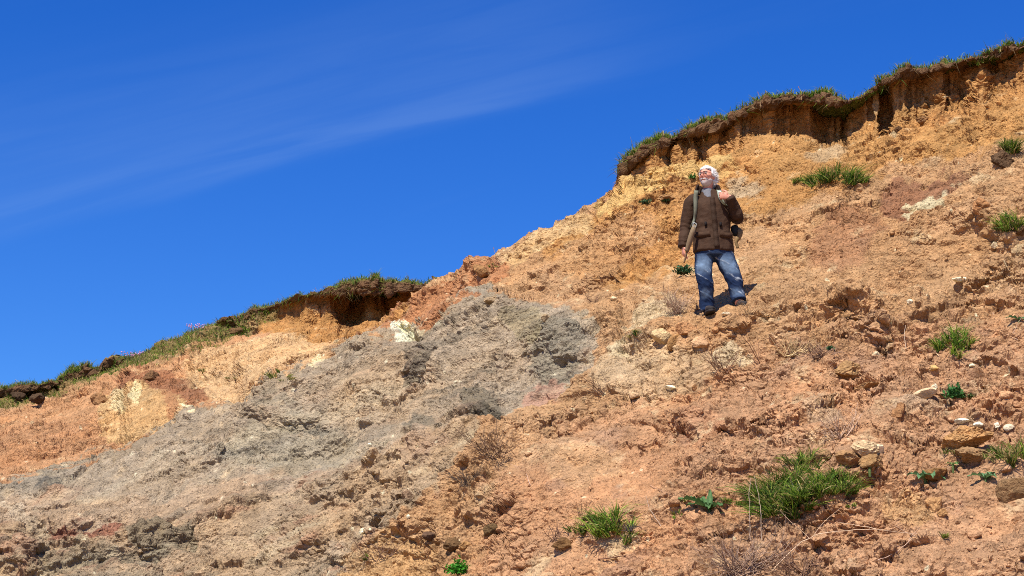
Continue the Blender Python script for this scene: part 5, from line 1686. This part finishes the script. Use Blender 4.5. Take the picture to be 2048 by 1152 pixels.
body_parts = [(to_head(head_v), hfa, [])] + ear_parts
neck0 = np.array([mx(1422), 0.02, mz(385)])
body_parts.append(loft([neck0 - np.array([0, 0, 0.06]), neck0, HEAD_C + RH @ np.array([0, 0.025, -0.085]), HEAD_C + RH @ np.array([0, 0.02, -0.02])], [0.075, 0.062, 0.058, 0.055], None, 16))
tors = spline([(mx(1430), 0, mz(510), .15, .11), (mx(1430), 0, mz(470), .17, .115), (mx(1429), 0, mz(430), .165, .11), (mx(1427), 0, mz(400), .17, .10), (mx(1423), 0.01, mz(384), .10, .075)], 14)
body_parts.append(loft(tors[:, :3], tors[:, 3], tors[:, 4], 20))
for sh, el, wr in ((SH_R, EL_R, WR_R), (SH_L, EL_L, WR_L)):
    body_parts.append(loft([sh - np.array([np.sign(sh[0]) * 0.06, 0, 0]), sh, (sh + el) / 2, el, (el + wr) / 2, wr, wr + (wr - el) * 0.04], [0.06, 0.058, 0.05, 0.046, 0.042, 0.030, 0.028], None, 14))
body_parts += hand_r + hand_l
for leg, ankle, toe in ((LEG_A, np.array([mx(1415), 0.02, 0.05]), np.array([mx(1418), -0.13, 0.035])), (LEG_B, np.array([mx(1476), fb[1] + 0.01, zb + 0.05]), np.array([mx(1481), fb[1] - 0.12, zb + 0.035]))):
    q_ = np.array(leg)
    body_parts.append(loft(np.concatenate([[q_[0, :3] + np.array([0, 0, 0.06])], q_[:, :3], [ankle]]), np.concatenate([[0.09], q_[:, 3] * 0.72, [0.035]]), None, 16))
    body_parts.append(loft([ankle + np.array([0, 0.04, -0.02]), ankle, (ankle + toe) / 2, toe], [0.02, 0.026, 0.024, 0.018], None, 12, (0, 0, 1)))
bV, bF = fuse(body_parts, 0.0048, 3)
hl = (bV - HEAD_C) @ RH / HS
skin = np.tile(lin(206, 142, 114), (len(bV), 1))
flush = np.exp(-(hl[:, 0] / 0.05) ** 2 - ((hl[:, 2] + 0.02) / 0.03) ** 2) * (hl[:, 1] < 0) * (np.abs(hl[:, 2]) < 0.2)
skin = skin * (1 - 0.45 * flush[:, None]) + lin(205, 122, 100) * 0.45 * flush[:, None]
lips = np.exp(-(hl[:, 0] / 0.022) ** 4 - ((hl[:, 2] + 0.0635) / 0.009) ** 4) * (hl[:, 1] < -0.06)
skin = skin * (1 - 0.6 * lips[:, None]) + lin(176, 104, 92) * 0.6 * lips[:, None]
mesh_from("body", bV, bF, M_SKIN, parent=man, color=skin)

# eyes, spectacles
for sx in (-1, 1):
    v, f = ICO[3]
    c = np.array([0.031 * sx, -0.082, 0.014])
    e = v * 0.0125 + c
    colr = np.tile(lin(225, 218, 210), (len(v), 1))
    colr[v[:, 1] < -0.86] = lin(70, 62, 56)
    mesh_from("eye", to_head(e), f, M_EYE, parent=man, color=colr)
gl = None
lines_ = []
for sx in (-1, 1):
    th = np.linspace(0, math.tau, 25)
    r_ = 1.0 / (np.abs(np.cos(th)) ** 3.2 + np.abs(np.sin(th)) ** 3.2) ** (1 / 3.2)
    rim = np.stack([0.034 * sx + 0.026 * r_ * np.cos(th), -0.1085 + 0.006 * np.abs(np.cos(th)) * (np.cos(th) * sx > 0), 0.010 + 0.017 * r_ * np.sin(th)], -1)
    lines_.append((to_head(rim), 0.0030, (1, 1, 1)))
    lines_.append((to_head(np.array([[0.060 * sx, -0.103, 0.018], [0.078 * sx, -0.06, 0.018], [0.084 * sx, 0.0, 0.014], [0.082 * sx, 0.02, 0.0]])), 0.0021, (1, 1, 1)))
lines_.append((to_head(np.array([[-0.009, -0.110, 0.014], [0, -0.114, 0.017], [0.009, -0.110, 0.014]])), 0.0020, (1, 1, 1)))
Vs, Qs, Cs = tubes(lines_, 6)
gl = mesh_from("spectacles", Vs, Qs, M_FRAME, parent=man)
for sx in (-1, 1):
    th = np.linspace(0, math.tau, 24, endpoint=False)
    r_ = 1.0 / (np.abs(np.cos(th)) ** 3.2 + np.abs(np.sin(th)) ** 3.2) ** (1 / 3.2)
    LV = [(0.034 * sx, -0.1095, 0.010)] + [(0.034 * sx + 0.0255 * a_ * math.cos(t_), -0.1085, 0.010 + 0.0165 * a_ * math.sin(t_)) for a_, t_ in zip(r_, th)]
    LV = np.array(LV)
    back = LV + np.array([0, 0.0016, 0])
    f1_ = [(0, 1 + (k + 1) % 24, 1 + k) for k in range(24)]
    f2_ = [(25, 26 + k, 26 + (k + 1) % 24) for k in range(24)]
    f3_ = [(1 + k, 1 + (k + 1) % 24, 26 + (k + 1) % 24) for k in range(24)] + [(1 + k, 26 + (k + 1) % 24, 26 + k) for k in range(24)]
    mesh_from("lens", to_head(np.concatenate([LV, back])), np.array(f1_ + f2_ + f3_), M_LENS, parent=gl)

# hair and beard: shells that follow the skull, with strands over them
def shell(cond, thick, name, mat, col, strands, slen, seed, flow):
    w = cond(hd, head_v)
    keep = w > 0.02
    fk = hfa[keep[hfa].all(1)]
    used = np.unique(fk)
    remap = -np.ones(len(hd), int)
    remap[used] = np.arange(len(used))
    nrm_ = vnormals(head_v, hfa)
    nz_ = fbm((head_v * 1).astype(f32), 38.0, 3, 0.6, seed)
    nz2 = fbm((head_v * np.array([1, 1, 0.35])).astype(f32), 90.0, 2, 0.5, seed + 1)
    out = head_v + nrm_ * (thick(hd) * np.clip(w, 0, 1) * (1 + 0.20 * nz_ + 0.20 * nz2))[:, None]
    a_ = out[used]
    b__ = (head_v - nrm_ * 0.004)[used]
    F1 = remap[fk]
    F2 = remap[fk][:, ::-1] + len(used)
    edge = {}
    for t_ in F1:
        for k in range(3):
            e_ = (t_[k], t_[(k + 1) % 3])
            edge[e_] = edge.get(e_, 0) + 1
    side_ = []
    for (i, j) in edge:
        if (j, i) not in edge:
            side_ += [(j, i, i + len(used)), (j, i + len(used), j + len(used))]
    FF = np.concatenate([F1, F2, np.array(side_)]) if side_ else np.concatenate([F1, F2])
    VV = to_head(np.concatenate([a_, b__]))
    c_ = np.tile(lin(*col), (len(VV), 1)) * (1 + 0.12 * np.concatenate([nz_[used], nz_[used]]))[:, None]
    o = mesh_from(name, VV, FF, mat, parent=man, color=c_)
    r = np.random.default_rng(seed)
    pk = r.choice(used, strands)
    rt, fl = out[pk], flow(hd[pk])
    fl = fl + nrm_[pk] * 0.22 + r.normal(size=(strands, 3)) * 0.14
    fl /= np.linalg.norm(fl, axis=1)[:, None]
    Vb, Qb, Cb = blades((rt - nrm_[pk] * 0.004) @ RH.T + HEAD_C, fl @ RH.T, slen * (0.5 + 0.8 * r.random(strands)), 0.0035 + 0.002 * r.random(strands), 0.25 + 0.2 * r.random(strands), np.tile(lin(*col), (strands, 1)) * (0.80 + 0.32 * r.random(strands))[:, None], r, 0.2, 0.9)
    tag(mesh_from(name + "_strands", Vb, Qb, mat, parent=o, color=Cb), kind="stuff")


def hair_w(d, p):
    x, y, z = d.T
    line = 0.62 - 0.95 * np.clip(y + 0.75, 0, 2) - 0.15 * np.abs(x)       # forehead hairline falls to the nape
    w = smooth(-0.05, 0.10, z - line)
    face = (y < -0.35) & (z < 0.55)
    w[face] = 0
    ear = (np.abs(x) > 0.8) & (z < 0.08) & (z > -0.32) & (np.abs(y - 0.1) < 0.22)
    w[ear] *= 0.0
    return w


shell(hair_w, lambda d: 0.008 + 0.012 * np.clip(d[:, 2], 0, 1) + 0.007 * np.abs(d[:, 0]), "hair", M_HAIR, (226, 221, 214), 2600, 0.042, 3,
      lambda d: np.stack([d[:, 0] * 0.4 + 0.25, np.full(len(d), 0.9), -0.25 - 0.4 * (d[:, 1] > 0)], -1))


def beard_w(d, p):
    x, y, z = d.T
    jaw = smooth(-0.50, -0.66, z + 0.30 * np.clip(np.abs(x) - 0.45, 0, 1) * -1.6) * smooth(0.18, 0.0, y)
    must = np.exp(-(p[:, 0] / 0.036) ** 4 - ((p[:, 2] + 0.051) / 0.010) ** 4) * (y < 0)
    mouth = np.exp(-(p[:, 0] / 0.018) ** 4 - ((p[:, 2] + 0.0650) / 0.0030) ** 4) * (y < 0)
    under = z < -0.93
    w = np.clip(np.maximum(jaw, must) - mouth, 0, 1)
    w[under] *= 0.6
    return w


shell(beard_w, lambda d: np.full(len(d), 0.0045), "beard", M_HAIR, (196, 182, 170), 1400, 0.010, 8, lambda d: np.stack([d[:, 0] * 0.3, d[:, 1] * 0.5, np.full(len(d), -1.0)], -1))

# shirt at the open neck
sv = spline([(mx(1422), -0.02, mz(396), .070, .090), (mx(1421), -0.012, mz(386), .070, .080), (mx(1421), 0.0, mz(377), .069, .074)], 6)
V, F, T3 = loft(sv[:, :3], sv[:, 3], sv[:, 4], 20, cap=False)
mesh_from("shirt", V, np.array(F), M_SHIRT, parent=man)

# jacket
jt = spline([(mx(1430), 0.0, mz(503), .240, .160), (mx(1430), 0.0, mz(495), .236, .158), (mx(1429.5), 0.0, mz(470), .220, .150), (mx(1430), 0.0, mz(452), .208, .142), (mx(1430), 0.0, mz(430), .208, .142), (mx(1428.5), 0.0, mz(412), .208, .138),
             (mx(1427), 0.005, mz(400), .192, .124), (mx(1425), 0.010, mz(390), .148, .100), (mx(1423), 0.014, mz(383), .105, .082), (mx(1422), 0.018, mz(379), .080, .070)], 30)
jparts = [loft(jt[:, :3], jt[:, 3], jt[:, 4], 30, power=2.35)]
ar = spline([(*(SH_R + np.array([0.07, 0, 0.02])), .075), (*SH_R, .080), (*(SH_R * 0.5 + EL_R * 0.5 + np.array([-0.006, 0, 0])), .080), (*EL_R, .077), (*(EL_R * 0.5 + WR_R * 0.5), .070), (*WR_R, .056), (*(WR_R + np.array([-0.002, -0.004, -0.012])), .055)], 22)
jparts.append(loft(ar[:, :3], ar[:, 3], None, 20))
al_ = spline([(*(SH_L + np.array([-0.07, 0, 0.02])), .075), (*SH_L, .080), (*(SH_L * 0.5 + EL_L * 0.5 + np.array([0.008, 0, 0.006])), .080), (*(EL_L * 0.9 + SH_L * 0.1), .080), (*(EL_L + np.array([0.0, -0.04, -0.01])), .078), (*(EL_L * 0.5 + WR_L * 0.5 + np.array([0.004, -0.01, -0.004])), .068), (*WR_L, .052)], 26)
jparts.append(loft(al_[:, :3], al_[:, 3], None, 20))
jV, jF = fuse(jparts, 0.0085, 5)
jn = vnormals(jV, jF)
arm_w = np.clip(smooth(0.20, 0.25, np.abs(jV[:, 0] - mx(1427))), 0, 1)
fold = fbm((jV * np.array([8, 8, 4.5]) + 0.25 * jV[:, [2, 0, 1]]).astype(f32), 1.0, 3, 0.5, 5, ridged=True)
fold2 = fbm((jV @ _R.T.astype(float) * np.array([16, 7, 10.0])).astype(f32), 1.0, 2, 0.5, 7, ridged=True)
cuff = np.exp(-((jV[:, 2] - WR_R[2]) / 0.10) ** 2) * (jV[:, 0] < mx(1386))
rings = np.sin(jV[:, 2] * 95 + 4 * fold2 + jV[:, 0] * 30) * (0.08 + cuff + 0.8 * np.exp(-((jV[:, 2] - EL_R[2]) / 0.05) ** 2)) * ((jV[:, 0] < mx(1388)) | (jV[:, 0] > mx(1466)))
waist = np.exp(-((jV[:, 2] - mz(458)) / 0.035) ** 2)
jV = jV + jn * (0.0075 * fold + 0.0045 * fold2 + 0.0030 * rings - 0.007 * waist)[:, None]
jc = np.tile(lin(62, 43, 29), (len(jV), 1)) * (1 + 0.16 * fold + 0.10 * fbm((jV * 5).astype(f32), 1.0, 3, 0.6, 9))[:, None]
jacket = mesh_from("jacket", jV, jF, M_WAX, parent=man, color=jc)


def front_y(x, z):
    """how far the jacket front stands out there"""
    m = (np.abs(jV[:, 0] - x) < 0.02) & (np.abs(jV[:, 2] - z) < 0.02) & (jV[:, 1] < 0.05)
    return jV[m, 1].min() if m.any() else -0.15


pts = [(mx(1434 - 0.06 * (500 - y_)), front_y(mx(1434 - 0.06 * (500 - y_)), mz(y_)) - 0.003, mz(y_)) for y_ in (500, 485, 470, 455, 440, 425, 410, 396)]
V, F = ribbon(pts, 0.058, 0.012, (1, 0, 0), 30)
V[:, 1] += 0.004 * np.sin(V[:, 2] * 60)
mesh_from("placket", V, F, M_WAX, parent=jacket, color=np.tile(lin(57, 40, 27), (len(V), 1)))
for x0, x1, y_ in ((1394, 1421, 472), (1441, 1467, 473)):
    kp = [(mx(x), front_y(mx(x), mz(y_)) - 0.006, mz(y_ + 2 * math.sin((x - x0) / (x1 - x0) * math.pi))) for x in np.linspace(x0, x1, 6)]
    V, F = ribbon(kp, 0.062, 0.012, (0, -0.15, 1), 18)
    mesh_from("pocket_flap", V, F, M_WAX, parent=jacket, color=np.tile(lin(66, 46, 31), (len(V), 1)))
for x0, y_ in ((1413, 452), (1443, 453)):
    V, F = plate_box((mx(x0), front_y(mx(x0), mz(y_)) - 0.004, mz(y_)), (0.013, 0, 0), (0, 0.006, 0), (0, 0, 0.026))
    mesh_from("pull_tab", V, F, M_WAX, parent=jacket, color=np.tile(lin(28, 22, 20), (8, 1)))
for x0, sgn in ((1404, -1), (1440, 1)):
    pass
# stand-up collar, open in front
th = np.radians(np.linspace(-122, 132, 34))
cv, cf = [], []
for i, t_ in enumerate(th):
    for j, (rr_, zz_) in enumerate(((1.0, -0.01), (1.04, 0.045), (1.14, 0.098), (1.30, 0.092), (1.44, 0.040), (1.46, -0.012))):
        e_ = 1.0 + 0.10 * math.sin(i * 1.7) * (j > 1)
        fr_ = max(0.0, -math.cos(t_))      # drops and opens towards the front
        cv.append((mx(1422) + 0.094 * rr_ * math.sin(t_) * e_ * (1 + 0.35 * fr_), 0.012 + 0.094 * rr_ * math.cos(t_) * e_, mz(381) + zz_ * (1 - 0.15 * fr_) + 0.012 - 0.040 * fr_))
for i in range(len(th) - 1):
    for j in range(6):
        a0, a1 = i * 6 + j, i * 6 + (j + 1) % 6
        cf.append((a0, a1, a1 + 6, a0 + 6))
cf += [(0, 1, 2, 3), (0, 3, 4, 5), tuple((len(th) - 1) * 6 + k for k in (3, 2, 1, 0)), tuple((len(th) - 1) * 6 + k for k in (5, 4, 3, 0))]
mesh_from("collar", np.array(cv), np.array(cf), M_WAX, parent=jacket, color=np.tile(lin(52, 38, 29), (len(cv), 1)))

# jeans
la, lb = spline(LEG_A, 22), spline(LEG_B, 22)
hip = spline([(mx(1431), 0.0, mz(488), .200, .150), (mx(1431), 0.0, mz(502), .215, .155), (mx(1431), 0.0, mz(512), .205, .145)], 6)
pV, pF = fuse([loft(hip[:, :3], hip[:, 3], hip[:, 4], 26), loft(la[:, :3], la[:, 3], la[:, 4], 22), loft(lb[:, :3], lb[:, 3], lb[:, 4], 22)], 0.0075, 4)
pn_ = vnormals(pV, pF)
lowz = pV[:, 2]
crz = fbm((pV * np.array([6, 6, 11.0]) + pV[:, [2, 1, 0]] * np.array([0, 0, 8.0])).astype(f32), 1.0, 3, 0.5, 15, ridged=True)
bag = np.exp(-((lowz - mz(606)) / 0.07) ** 2) + 0.8 * np.exp(-((lowz - mz(570)) / 0.09) ** 2) + 0.45
pV = pV + pn_ * (0.010 * crz * bag + 0.006 * fbm((pV * 16).astype(f32), 1.0, 2, 0.5, 17))[:, None]
front_w = smooth(0.1, 0.75, -pn_[:, 1])
pn2 = 0.35 * fbm((pV * np.array([7, 7, 9.0])).astype(f32), 1.0, 3, 0.55, 19)
thigh = np.exp(-((lowz - mz(532)) / 0.12) ** 4) * smooth(0.25, 0.75, -pn_[:, 1] + pn2)
shin = np.exp(-((lowz - mz(590)) / 0.055) ** 4) * smooth(0.35, 0.85, -pn_[:, 1] + pn2)
fade = (0.64 * thigh + 0.36 * shin) * (0.75 + 0.5 * fbm((pV * 9).astype(f32), 1.0, 4, 0.6, 29))
dc = lin(30, 45, 72)[None] * (1 - fade[:, None]) + lin(126, 148, 168)[None] * fade[:, None]
cl = smooth(0.62, 0.90, crz)[:, None] * 0.60 * front_w[:, None]
dc = dc * (1 - cl) + lin(196, 202, 204)[None] * cl
dc = dc * (1 + 0.18 * fbm((pV * 12).astype(f32), 1.0, 3, 0.6, 18))[:, None]
mesh_from("jeans", pV, pF, M_DENIM, parent=man, color=dc)

# boots
for k, (ax_, ay_, az_, yawb) in enumerate(((mx(1416), 0.015, 0.0, 0.10), (mx(1478), fb[1], zb, 0.22))):
    kk_ = spline([(0, 0.085, 0.045, .036, .040), (0, 0.05, 0.050, .044, .052), (0, 0.0, 0.052, .048, .056), (0, -0.07, 0.042, .050, .044), (0, -0.13, 0.034, .050, .034), (0, -0.175, 0.028, .040, .026), (0, -0.195, 0.026, .022, .018)], 18)
    shaft = spline([(0, 0.03, 0.05, .05, .058), (0, 0.035, 0.10, .052, .058), (0, 0.035, 0.185, .058, .064)], 7)
    V, F = fuse([loft(kk_[:, :3], kk_[:, 3], kk_[:, 4], 18, (0, 0, 1), power=2.5), loft(shaft[:, :3], shaft[:, 3], shaft[:, 4], 18)], 0.007, 3)
    V = V * 1.05
    cb, sb_ = math.cos(yawb), math.sin(yawb)
    RB = np.array([[cb, -sb_, 0], [sb_, cb, 0], [0, 0, 1]])
    bc = np.tile(lin(66, 55, 48), (len(V), 1)) * (1 + 0.3 * fbm((V * 22).astype(f32), 1.0, 3, 0.6, 20 + k))[:, None]
    toe_ = smooth(-0.12, -0.15, V[:, 1])[:, None]
    bc = bc * (1 - toe_) + lin(46, 40, 37) * toe_
    V = V @ RB.T + np.array([ax_, ay_, az_ + 0.012])
    boot = mesh_from("boot", V, F, M_BOOT, parent=man, color=bc)
    so = spline([(0, 0.095, 0, .030), (0, 0.05, 0, .046), (0, -0.02, 0, .046), (0, -0.09, 0, .054), (0, -0.15, 0, .052), (0, -0.19, 0, .036), (0, -0.212, 0, .012)], 16)
    Vs, F_, T3 = loft(so[:, :3], so[:, 3], np.full(16, 0.016), 14, (0, 0, 1), power=3.5)
    Vs = (Vs * 1.05) @ RB.T + np.array([ax_, ay_, az_ + 0.014])
    mesh_from("sole", Vs, [np.array(F_), np.array(T3)], M_BOOT, parent=boot, color=np.tile(lin(44, 38, 34), (len(Vs), 1)))
    lace = []
    for j in range(4):
        yy_, zz_ = -0.085 + j * 0.026, 0.088 + j * 0.012
        lace.append((np.array([[-0.026, yy_, zz_ - 0.008], [0, yy_ + 0.006, zz_ + 0.006], [0.026, yy_, zz_ - 0.008]]) @ RB.T + np.array([ax_, ay_, az_ + 0.012]), 0.003, lin(120, 96, 70)))
    Vl, Ql, Cl = tubes(lace, 4)
    mesh_from("laces", Vl, Ql, M_BOOT, parent=boot, color=Cl)

# --- backpack he carries: bag behind him, two shoulder straps, hip belt hanging open
pack = empty("backpack", ORG + np.array([mx(1430), 0.22, mz(480)]))
tag(pack, "grey green backpack worn by the man, hip belt hanging open at both sides", "backpack")
PO = np.array([mx(1430), 0.22, mz(480)])
wcol = lin(108, 108, 90)


def pack_part(name, V, F, col, mat=M_WEB):
    return mesh_from(name, np.asarray(V) - PO, F, mat, parent=pack, color=np.tile(col, (len(V), 1)))


bg = spline([(mx(1430), 0.255, mz(485), .13, .075), (mx(1430), 0.27, mz(470), .16, .10), (mx(1430), 0.27, mz(430), .165, .105), (mx(1430), 0.255, mz(400), .15, .085), (mx(1430), 0.235, mz(388), .11, .05)], 14)
V, F, T3 = loft(bg[:, :3], bg[:, 3], bg[:, 4], 24, power=3.0)
pack_part("bag", V, [np.array(F), np.array(T3)], lin(78, 82, 66))


def on_front(px_, py_, lift=0.010):
    return (mx(px_), front_y(mx(px_), mz(py_)) - lift, mz(py_))


V, F = ribbon([(mx(1400), 0.16, mz(388)), (mx(1399), 0.09, mz(380)), (mx(1398), 0.0, mz(377.5)), (mx(1396.5), -0.09, mz(385)), on_front(1395, 396, 0.014), on_front(1394.5, 410, 0.012), on_front(1394, 424, 0.010), on_front(1392, 438, 0.010), (mx(1388), -0.09, mz(448)), (mx(1384), 0.06, mz(456))], [0.048, 0.050, 0.050, 0.048, 0.042, 0.030, 0.022, 0.020], 0.012, (1, 0.1, 0.0), 40)
pack_part("shoulder_strap", V, F, wcol)
V, F = ribbon([(mx(1446), 0.16, mz(388)), (mx(1445), 0.09, mz(379)), (mx(1444), 0.0, mz(376)), (mx(1443.5), -0.08, mz(381)), on_front(1443.5, 390, 0.020), on_front(1445, 400, 0.016), on_front(1450, 408, 0.006), (mx(1460), -0.06, mz(414))], [0.056, 0.058, 0.058, 0.056, 0.05, 0.030, 0.026], 0.012, (1, 0.1, 0.0), 36)
st_l = pack_part("shoulder_strap", V, F, lin(146, 154, 134))
V, F = plate_box(np.array(on_front(1443.5, 386, 0.030)) - PO, (0.016, 0, 0), (0, 0.006, 0.001), (0, 0, 0.012))
mesh_from("buckle", V, F, M_WEB, parent=pack, color=np.tile(lin(214, 216, 210), (8, 1)))
# hip belt, his right half: buckle, wide pad, thin tail
hb = [(mx(1390), -0.17, mz(455)), (mx(1386), -0.185, mz(468)), (mx(1381), -0.17, mz(484)), (mx(1376), -0.15, mz(500)), (mx(1374), -0.14, mz(508))]
V, F = ribbon(hb, [0.035, 0.060, 0.066, 0.060, 0.045], 0.016, (1, 0.1, 0.3), 20)
pack_part("hip_belt", V, F, lin(128, 108, 82))
V, F = ribbon([(mx(1374.5), -0.142, mz(506)), (mx(1371.5), -0.13, mz(518)), (mx(1368), -0.12, mz(530))], [0.026, 0.022, 0.018], 0.005, (1, 0.1, 0.3), 10)
pack_part("belt_tail", V, F, lin(120, 92, 66))
V, Q, C = tubes([(np.array([[mx(1388), -0.178, mz(450)], [mx(1394), -0.182, mz(454)], [mx(1392), -0.182, mz(461)], [mx(1386), -0.180, mz(458)], [mx(1388), -0.178, mz(450)]]), 0.006, wcol)], 6)
pack_part("belt_buckle", V, Q, lin(170, 172, 164))
V, Q, C = tubes([(np.array([[mx(1384), 0.08, mz(452)], [mx(1387), -0.06, mz(452)], [mx(1390), -0.17, mz(454)]]), 0.010, wcol)], 6)
pack_part("belt_loop", V, Q, lin(96, 96, 82))
# his left half: dark pouch and the tan pad that hangs from it
pv = spline([(mx(1474), 0.06, mz(449), .03, .03), (mx(1475), 0.03, mz(454), .048, .05), (mx(1476), 0.02, mz(462), .046, .05), (mx(1475), 0.03, mz(468), .03, .03)], 9)
V, F, T3 = loft(pv[:, :3], pv[:, 3], pv[:, 4], 16, power=2.8)
pack_part("belt_pouch", V, [np.array(F), np.array(T3)], lin(44, 44, 40))
V, F = ribbon([(mx(1480), 0.0, mz(454)), (mx(1485), -0.02, mz(462)), (mx(1482), -0.03, mz(474)), (mx(1476), -0.03, mz(484)), (mx(1479), -0.03, mz(496))], [0.05, 0.062, 0.050, 0.036, 0.030], 0.014, (1, 0.2, 0.1), 22)
pack_part("hip_belt", V, F, lin(128, 104, 68))
